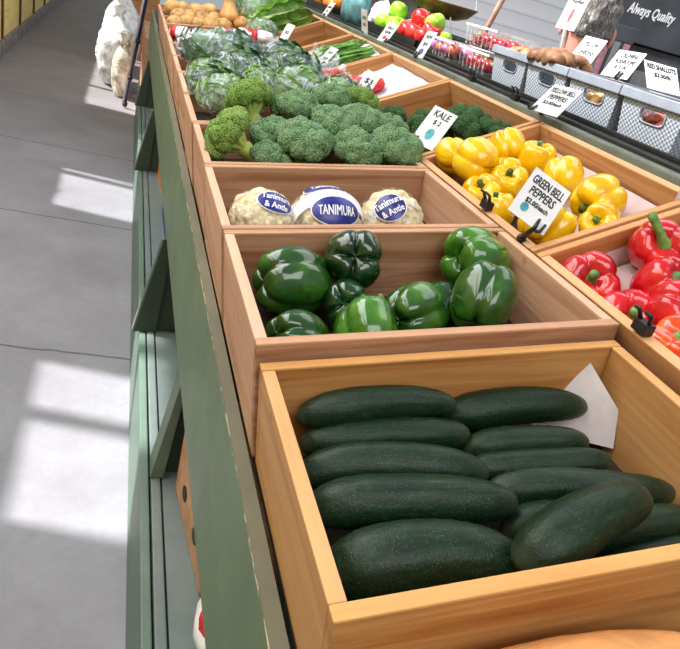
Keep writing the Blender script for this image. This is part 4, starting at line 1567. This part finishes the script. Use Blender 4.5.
tray('shallow black tray under the green and red apples', 2.125, 2.70)
tray('shallow black tray under the far oranges', 3.2, 3.75)
ag, ar = Kind(make_apple(M['apple_green'], 'green_apple')), Kind(make_apple(M['apple_red'], 'red_apple'))
for i, (x, y, z) in enumerate([(.93, 2.60, .04), (1.0, 2.59, .04), (.95, 2.53, .045), (.965, 2.565, .095), (.94, 2.47, .042), (1.01, 2.50, .05), (1.01, 2.20, .042), (.98, 2.23, .09), (1.0, 2.29, .075), (1.005, 2.37, .045)]):
    ag.put('bright green apple heaped behind the small white card' if i < 6 else 'bright green apple on top of the red ones, beside the clear potato box',
           Matrix.Translation((x, y, SH + z)) @ Euler((random.uniform(-.5, .5), random.uniform(-.5, .5), random.uniform(0, 6))).to_matrix().to_4x4(), 'green apples by the card' if i < 6 else 'green apples over the red ones')
for i, (x, y, z) in enumerate([(.93, 2.33, .042), (.925, 2.25, .042), (.93, 2.17, .042), (.955, 2.40, .042), (.95, 2.29, .09), (.965, 2.21, .06)]):
    ar.put('red apple in the black tray beside the green apples', Matrix.Translation((x, y, SH + z)) @ Euler((random.uniform(-.5, .5), random.uniform(-.5, .5), random.uniform(0, 6))).to_matrix().to_4x4(), 'red apples in the tray')
om = lump(31, .034, .034, .033, .03, 30, 3).mesh('orange', M['orange'], True)
for i in range(10):
    o = link('orange', om)
    o.matrix_world = Matrix.Translation((.93 + (i % 2) * .07, 3.27 + (i // 2) * .09, SH + .040 + (.02 if i % 3 == 0 else 0)))
    tag(o, 'orange fruit in the far black tray on the upper shelf', 'orange', 'oranges in the far tray')

# teal bag
t = thing('teal_bag', 'teal blue fabric bag hanging over the grey shelf edge before the limes', 'bag', Matrix.Translation((.905, 2.93, SH + .001)))
m = MB()
prof = [(.002, .0), (.048, .0), (.056, .03), (.060, .07), (.055, .105), (.05, .108), (.046, .08), (.002, .07)]
m.lathe(prof, 40, lambda p, a, i: Vector((p.x * (1 + .06 * math.sin(5 * a + i)), p.y * 1.35 * (1 + .06 * math.sin(7 * a)), p.z)))
m.obj('bag_body', M['tealcloth'], t, smooth=True)
MB().tube([(-.03, -.05, .10), (-.035, -.03, .135), (-.035, .03, .135), (-.03, .05, .10)], .006, 8).obj('handle', M['tealcloth'], t, smooth=True)

# black bin behind the apples, white bag, hanging pan
t = thing('black_plastic_bin', 'large black plastic bin behind the apples on the upper shelf', 'bin', Matrix.Translation((1.115, 3.03, SH + .001)))
m = MB()
for s in (-1, 1):
    m.box(s * .055 - .004, s * .055 + .004, -.42, .42, 0, .16); m.box(-.055, .055, s * .42 - .004, s * .42 + .004, 0, .16)
m.box(-.055, .055, -.42, .42, 0, .006)
m.obj('bin_body', M['black'], t)
m = MB()
for s in (-1, 1):
    m.box(s * .058 - .008, s * .058 + .008, -.43, .43, .15, .165); m.box(-.055, .055, s * .424 - .008, s * .424 + .008, .15, .165)
m.obj('bin_rim', M['black_shelf'], t, bevel=.002)
t = thing('black_crate', 'low black plastic crate under the scale pan behind the apples', 'crate', Matrix.Translation((1.115, 2.28, SH + .001)))
m = MB()
for sg in (-1, 1):
    m.box(sg * .052 - .004, sg * .052 + .004, -.26, .26, 0, .065); m.box(-.052, .052, sg * .26 - .004, sg * .26 + .004, 0, .065)
m.box(-.052, .052, -.26, .26, 0, .006)
m.obj('crate_body', M['black'], t)
m = MB()
for sg in (-1, 1):
    m.box(sg * .054 - .005, sg * .054 + .005, -.265, .265, .058, .068); m.box(-.052, .052, sg * .262 - .005, sg * .262 + .005, .058, .068)
m.obj('crate_rim', M['black_shelf'], t, bevel=.002)
t = thing('scale_pan', 'bronze coloured scale pan with curved bottom on pale wires above the apples', 'scale pan', Matrix.Translation((1.095, 2.455, 1.352)) @ Matrix.Rotation(-.55, 4, 'Z'))
m = MB()
pr_ = [(.004, -.052), (.05, -.047), (.085, -.03), (.108, .0), (.112, .004), (.106, .003), (.082, -.024), (.048, -.041), (.004, -.046)]
m.lathe(pr_, 40, lambda p, a, i: Vector((p.x * 1.15, p.y * .75, p.z)))
m.obj('pan_bowl', M['bronze'], t, smooth=True)
m = MB()
for s in (-1, 1):
    m.tube([(s * .12, -.02, .003), (s * .05, 0, .30), (0, 0, .42)], .0025, 6)
    m.tube([(s * .04, -.05, -.04), (s * .06, -.06, -.09), (s * .05, -.03, -.159)], .003, 6)
m.obj('wire_hanger', M['wire'], t)
m = MB()
m.ico(4, lambda p: Vector((p.x * .05, p.y * .05, p.z * .055)) * (1 + .25 * fbm(p * .05, 30, 2)))
o = m.obj('white_plastic_bag', M['white_plastic'], smooth=True)
o.matrix_world = Matrix.Translation((.985, 2.80, SH + .058))
tag(o, 'crumpled white plastic bag between the apples and the scale pan', 'plastic bag')
t = thing('wooden_stick', 'brown wooden pole leaning against the shelf behind the berry boxes', 'pole', Matrix.Identity(4))
MB().tube([(1.30, 2.50, 0.0), (1.295, 2.51, 1.20), (1.42, 2.56, 1.62)], [.012, .012, .012], 10).obj('pole_shaft', M['brown_wood'], t, smooth=True)
MB().tube([(1.42, 2.56, 1.62), (1.43, 2.564, 1.65)], [.0135, .010], 10).obj('pole_cap', M['brown_wood'], t, smooth=True)


# ================================================================ PERSON BEHIND THE SHELF
def skin_body(name, joints, edges, mat, parent, sub=2, root=0):
    me = bpy.data.meshes.new(name)
    me.from_pydata([j[0] for j in joints], edges, [])
    o = link(name, me, parent)
    o.modifiers.new('skin', 'SKIN').use_smooth_shade = True
    for i, j in enumerate(joints):
        sv = me.skin_vertices[0].data[i]
        sv.radius = (j[1], j[2] if len(j) > 2 else j[1]); sv.use_root = (i == root)
    s = o.modifiers.new('sub', 'SUBSURF'); s.levels = sub; s.render_levels = sub
    me.materials.append(mat)
    return o


person = thing('person', 'person with grey curly hair and black and white plaid shirt, back turned, behind the baskets', 'person', Matrix.Translation((1.408, 1.985, 0)) @ Matrix.Rotation(-.45, 4, 'Z') @ Matrix.Scale(1.035, 4))
# local: facing +y, right = +x
J = [((0, 0, .80), .13, .10), ((0, .005, .92), .125, .09), ((0, .015, 1.04), .14, .10), ((0, .02, 1.13), .13, .09), ((0, .03, 1.19), .055, .055), ((0, .035, 1.25), .05, .05),
     ((0, .045, 1.31), .064, .080), ((0, .05, 1.365), .070, .088), ((0, .045, 1.41), .058, .074),
     ((.16, .01, 1.12), .052), ((.19, .0, .98), .045), ((.195, .03, .86), .038), ((.18, .16, .80), .028), ((.18, .20, .79), .030),
     ((-.16, .01, 1.12), .052), ((-.19, .0, .98), .045), ((-.195, .03, .86), .038), ((-.18, .16, .80), .028), ((-.18, .20, .79), .030),
     ((.085, 0, .70), .085), ((.09, .01, .42), .058), ((.09, -.005, .10), .040), ((.09, .0, .05), .040), ((.09, .10, .035), .036),
     ((-.085, 0, .70), .085), ((-.09, .01, .42), .058), ((-.09, -.005, .10), .040), ((-.09, .0, .05), .040), ((-.09, .10, .035), .036)]
Eg = [(0, 1), (1, 2), (2, 3), (3, 4), (4, 5), (5, 6), (6, 7), (7, 8), (3, 9), (9, 10), (10, 11), (11, 12), (12, 13), (3, 14), (14, 15), (15, 16), (16, 17), (17, 18),
      (0, 19), (19, 20), (20, 21), (21, 22), (22, 23), (0, 24), (24, 25), (25, 26), (26, 27), (27, 28)]
skin_body('body', J, Eg, M['skin'], person)
# five fingers per hand
fg = MB()
for s in (-1, 1):
    for i in range(4):
        x = s * .18 + (i - 1.5) * .017
        L = (.062, .072, .068, .052)[i]
        fg.tube([(x, .205, .790), (x, .205 + L * .45, .788), (x, .205 + L * .8, .775), (x, .205 + L, .758)], [.0085, .0085, .0075, .006], 8)
    fg.tube([(s * .158, .170, .795), (s * .140, .20, .785), (s * .135, .225, .775)], [.010, .0095, .0075], 8)
fg.obj('fingers', M['skin'], person, smooth=True)
JS = [((0, 0, .78), .150, .118), ((0, .005, .92), .142, .105), ((0, .015, 1.04), .156, .115), ((0, .02, 1.135), .135, .098), ((0, .025, 1.185), .075, .07),
      ((.165, .01, 1.12), .066), ((.192, .0, .98), .058), ((.196, .03, .875), .050), ((-.165, .01, 1.12), .066), ((-.192, .0, .98), .058), ((-.196, .03, .875), .050), ((0, .028, 1.255), .066, .068)]
skin_body('plaid_shirt', JS, [(0, 1), (1, 2), (2, 3), (3, 4), (3, 5), (5, 6), (6, 7), (3, 8), (8, 9), (9, 10), (4, 11)], M['plaid'], person)
JT = [((0, 0, .80), .138, .108), ((.087, 0, .68), .094), ((.092, .01, .42), .070), ((.092, -.005, .10), .058), ((-.087, 0, .68), .094), ((-.092, .01, .42), .070), ((-.092, -.005, .10), .058)]
skin_body('trousers', JT, [(0, 1), (1, 2), (2, 3), (0, 4), (4, 5), (5, 6)], M['denim'], person)
for s in (-1, 1):
    sh = MB()
    sh.ico(3, lambda p, s=s: Vector((s * .09 + p.x * .048, .055 + p.y * .125, .042 + max(p.z, -.9) * .046)))
    sh.obj('shoe', M['shoe'], person, smooth=True)
hm = MB()


def hairfn(p):
    q = Vector((p.x * .082, p.y * .100, p.z * .094))
    d, _ = noise.voronoi(q * 40)
    s = 1 + .10 * (0.5 - d[0]) + .10 * fbm(q, 30, 1)
    if p.y > .45 and p.z < .55:
        s *= 1 - .45 * (p.y - .45)          # face side opening
    return Vector((0, .036, 1.385)) + q * s


hm.ico(5, hairfn)
hm.obj('hair', M['hair'], person, smooth=True)
for s in (-1, 1):
    fc = MB()
    fc.ico(2, lambda p, s=s: Vector((s * .030 + p.x * .012, .128 + p.y * .008, 1.385 + p.z * .008)))
    fc.obj('eye', M['white_plastic'], person, smooth=True)
fc = MB()
fc.ico(2, lambda p: Vector((p.x * .013, .140 + p.y * .018, 1.360 + p.z * .022)))
fc.tube([(-.022, .128, 1.325), (0, .134, 1.323), (.022, .128, 1.325)], [.003, .006, .003], 8)
fc.obj('nose_and_mouth', M['skin'], person, smooth=True)
for s in (-1, 1):
    er_ = MB()
    er_.ico(3, lambda p, s=s: Vector((s * .080 + p.x * .010, .03 + p.y * .017, 1.335 + p.z * .030)))
    er_.obj('ear', M['skin'], person, smooth=True)

# ================================================================ BOXES BEHIND
cy, sy_ = math.cos(-.402), math.sin(-.402)


def carton(name, label, cen, rz, w, d, h, mat, top=None, cat='box'):
    t = thing(name, label, cat, Matrix.Translation(Vector(cen)) @ Matrix.Rotation(rz, 4, 'Z'))
    MB().box(-w / 2, w / 2, -d / 2, d / 2, 0, h).obj('box_body', mat, t, bevel=.003)
    m = MB(); m.box(-w / 2 - .003, w / 2 + .003, -d / 2 - .003, d / 2 + .003, h * .86, h + .003)
    m.obj('lid_edge', top or mat, t, bevel=.002)
    return t


bt = thing('back_table', 'dark table behind the person carrying the cartons', 'table', Matrix.Translation((2.30, 2.62, 0)) @ Matrix.Rotation(-.402, 4, 'Z'))
MB().box(-.75, .75, -.3, .3, 1.02, 1.06).obj('tabletop', M['black_shelf'], bt, bevel=.003)
for sx in (-1, 1):
    for sy in (-1, 1):
        MB().box(sx * .70 - .025, sx * .70 + .025, sy * .26 - .02, sy * .26 + .02, 0, 1.02).obj('leg', M['black'], bt)
aq = carton('printed_carton', 'charcoal carton printed Always Quality in white at the top right', (2.42, 2.97, 1.43), -.402, .70, .36, .34, M['box_dark'])
tx = MB()
add_text(tx, 'Always Quality', -.058, .130, .058, .225, lambda a, b, c: Vector((a, -.1815 - c, b)), bold=.002, shear=.25)
tx.obj('printed_lettering', M['label_white'], [c for c in aq.children if c.name.startswith('box_body')][0])
carton('plain_carton', 'brown grey carton carrying the printed charcoal one', (2.42, 3.02, 1.062), -.402, .66, .26, .360, M['carton_grey'])
g = carton('grey_carton', 'long grey carton with a pale end in front of the printed one', (2.285, 2.56, 1.062), -.38, .34, .22, .30, M['carton_grey'], M['box_dark'])
MB().box(.1706, .174, -.10, .10, .02, .27).obj('pale_end_panel', M['label_white'], g)
pc = carton('striped_carton', 'tall narrow carton with faded pink and dark stripes beside the grey one', (1.98, 2.60, 1.062), -.402, .12, .16, .40, M['box_dark'])
for i, x in enumerate((-.042, .0, .042)):
    MB().box(x - .013, x + .013, -.0835, -.0805, .01, .34).obj('pink_stripe', M['pink_print'] if i != 1 else M['carton_grey'], pc)

# ================================================================ LOWER SHELF THINGS
t = thing('cardboard_box', 'brown cardboard box with round hand holes on the lower shelf', 'box', Matrix.Translation((.190, .90, .3005)) @ Matrix.Rotation(.10, 4, 'Z'))
MB().box(0, .30, -.14, .14, 0, .22).obj('box_body', M['carton'], t, bevel=.003)
for y in (-.055, .055):
    m = MB(); m.lathe([(.016, 0), (.016, .003), (.001, .003)], 20, lambda p, a, i: Vector((-p.z + .0008, y + p.x, .06 + p.y)))
    m.obj('hand_hole', M['black'], t.children[0])
t = thing('printed_bag', 'bag with red and white print in front of the cardboard box', 'bag', Matrix.Translation((.255, .67, .335)))
m = MB(); m.ico(4, lambda p: Vector((p.x * .07, p.y * .09, p.z * .034)) * (1 + .1 * fbm(p * .08, 18, 1))); m.obj('bag_body', M['white_plastic'], t, smooth=True)
m = MB(); m.ico(3, lambda p: Vector((-.018 + p.x * .05, p.y * .055, .004 + p.z * .034))); m.obj('red_print', M['red_plastic'], t, smooth=True)
t = thing('blue_crate', 'blue plastic crate on the lower shelf behind the second strut', 'crate', Matrix.Translation((.20, 2.42, .3005)))
m = MB(); m.box(0, .012, -.26, .26, 0, .16); m.box(.30, .312, -.26, .26, 0, .16); m.box(0, .312, -.26, -.248, 0, .16); m.box(0, .312, .248, .26, 0, .16); m.box(0, .312, -.26, .26, 0, .01)
m.obj('crate_body', M['blue_plastic'], t, bevel=.003)
m = MB(); m.box(-.006, .016, -.265, .265, .15, .17); m.obj('crate_rim', M['blue_plastic'], t, bevel=.003)
t = carton('printed_box', 'white box with an orange side on the lower shelf before the third strut', (.30, 2.94, .3005), .05, .20, .36, .15, M['white_plastic'])
MB().box(-.1045, -.1005, -.15, .15, .02, .12).obj('orange_panel', M['orange'], t)
t = carton('pale_box', 'pale flat box on the lower shelf behind the white and orange one', (.30, 3.42, .3005), 0, .24, .22, .07, M['white_plastic'])

# ================================================================ SACKS, POLE, CARTON AT THE FAR END
def make_sack(seed, a, b, h, mat, label, pos, rz=0):
    t = thing('sack', label, 'sack', Matrix.Translation(Vector(pos)) @ Matrix.Rotation(rz, 4, 'Z'))
    m = MB()

    def fn(p):
        z = p.z
        k_ = 1.0 if z < .4 else 1 - .55 * ((z - .4) / .6) ** 1.4
        e = .55
        x = math.copysign(abs(p.x) ** .8, p.x) * a * k_; y = math.copysign(abs(p.y) ** .8, p.y) * b * k_
        q = Vector((x, y, (max(z, -.93) + .93) / 1.93 * h))
        f = 1 + .10 * fbm(q, 7, seed)
        return Vector((q.x * f, q.y * f, q.z))
    m.ico(5, fn); m.obj('sack_body', mat, t, smooth=True)
    n = MB()
    n.lathe([(.05, h - .03), (.035, h + .01), (.06, h + .07), (.05, h + .08), (.02, h + .02)], 24, lambda p, a_, i: Vector((p.x * (1 + .3 * math.sin(5 * a_)), p.y * (1 + .3 * math.sin(5 * a_)), p.z)))
    n.obj('gathered_neck', mat, t, smooth=True)
    return t


make_sack(1, .17, .32, .60, M['sack_white'], 'bulging white woven sack nearest the aisle at the far end of the stand', (-.09, 6.74, 0))
make_sack(2, .085, .13, .46, M['sack_beige'], 'beige sack leaning in front of the white sacks by the blue pole', (-.022, 6.22, 0), .1)
make_sack(3, .17, .30, .74, M['sack_white'], 'taller white woven sack behind the other sacks', (-.06, 7.48, 0), .2)
t = thing('blue_pole', 'dark blue pole with black fittings leaning on the far end of the stand', 'pole', Matrix.Identity(4))
pa, pb = Vector((.026, 5.80, .014)), Vector((.112, 5.55, .90))
pd = pb - pa
MB().tube([pa, pa + pd * 1.75], .012, 12).obj('shaft', M['navy'], t, smooth=True)
MB().tube([pa + Vector((-.020, .02, .0)), pa + pd * 1.75 + Vector((-.020, .02, 0))], .007, 10).obj('pale_strip', M['white_plastic'], t, smooth=True)
for f in (.02, .28, .62, 1.0):
    MB().tube([pa + pd * (f - .015), pa + pd * (f + .015)], .019, 12).obj('black_fitting', M['black'], t, smooth=True)
carton('brown_carton', 'tall brown carton standing at the far end under the stand fascia', (.262, 6.04, 0), 0, .26, 1.1, .62, M['carton'])
carton('orange_brown_crate', 'orange brown wooden box standing behind the sacks', (.16, 8.6, 0), 0, .30, .5, .95, M['oak_x'])

# ================================================================ LIGHT, WORLD, CAMERA
def area(name, loc, tgt, sx, sy, power, col=(1, 1, 1)):
    l = bpy.data.lights.new(name, 'AREA'); l.shape = 'RECTANGLE'; l.size = sx; l.size_y = sy; l.energy = power; l.color = col
    o = bpy.data.objects.new(name, l); COL.objects.link(o)
    o.location = loc
    o.rotation_euler = (Vector(tgt) - Vector(loc)).to_track_quat('-Z', 'Y').to_euler()
    return o


s = bpy.data.lights.new('sun', 'SUN'); s.energy = 9.0; s.angle = math.radians(1.8); s.color = (1, .985, .97)
so = bpy.data.objects.new('sun', s); COL.objects.link(so)
so.rotation_euler = Vector((1, -.28, -1.24)).to_track_quat('-Z', 'Y').to_euler()
area('fill_left_high', (-.78, 2.0, 3.2), (.5, 1.7, .9), 5.0, 0.9, 85, (.97, .98, 1))  # unseen area lamp added for soft light from the left, no roof opening
area('window_light', (-1.0, 1.4, 2.35), (.6, 1.2, .95), 3.2, .6, 30, (.96, .98, 1))  # unseen lamp added to brighten left-facing sides, no opening at that height
area('fill_front', (.2, -1.3, 3.1), (.45, 1.0, .9), 2.2, 1.2, 40, (1, .98, .96))  # unseen fill lamp added above and behind the camera
area('fill_right', (2.2, 2.6, 3.8), (.6, 2.0, .9), 4.0, 1.6, 45, (1, 1, 1))  # unseen fill lamp added for soft light from the right

wd = bpy.data.worlds.new('world'); SC.world = wd; wd.use_nodes = True
bg = wd.node_tree.nodes['Background'] if 'Background' in wd.node_tree.nodes else wd.node_tree.nodes.new('ShaderNodeBackground')
bg.inputs[0].default_value = (.86, .92, 1.0, 1); bg.inputs[1].default_value = .46

cam = bpy.data.cameras.new('camera'); cam.sensor_width = 36; cam.sensor_fit = 'HORIZONTAL'; cam.lens = 637.02 / 680 * 36
cam.clip_start = .02
co = bpy.data.objects.new('camera', cam); COL.objects.link(co)
YAW, PIT, ROL = .4021, .4678, .2797
f0 = Vector((math.sin(YAW), math.cos(YAW), 0)); r0 = Vector((math.cos(YAW), -math.sin(YAW), 0)); u0 = Vector((0, 0, 1))
fw = f0 * math.cos(PIT) - u0 * math.sin(PIT); up = u0 * math.cos(PIT) + f0 * math.sin(PIT)
rt = r0 * math.cos(ROL) + up * math.sin(ROL); up2 = up * math.cos(ROL) - r0 * math.sin(ROL)
co.matrix_world = frame(CAM, rt, up2, -fw)
SC.camera = co
SC.view_settings.view_transform = 'Standard'
SC.view_settings.look = 'None'
SC.view_settings.exposure = 0.0
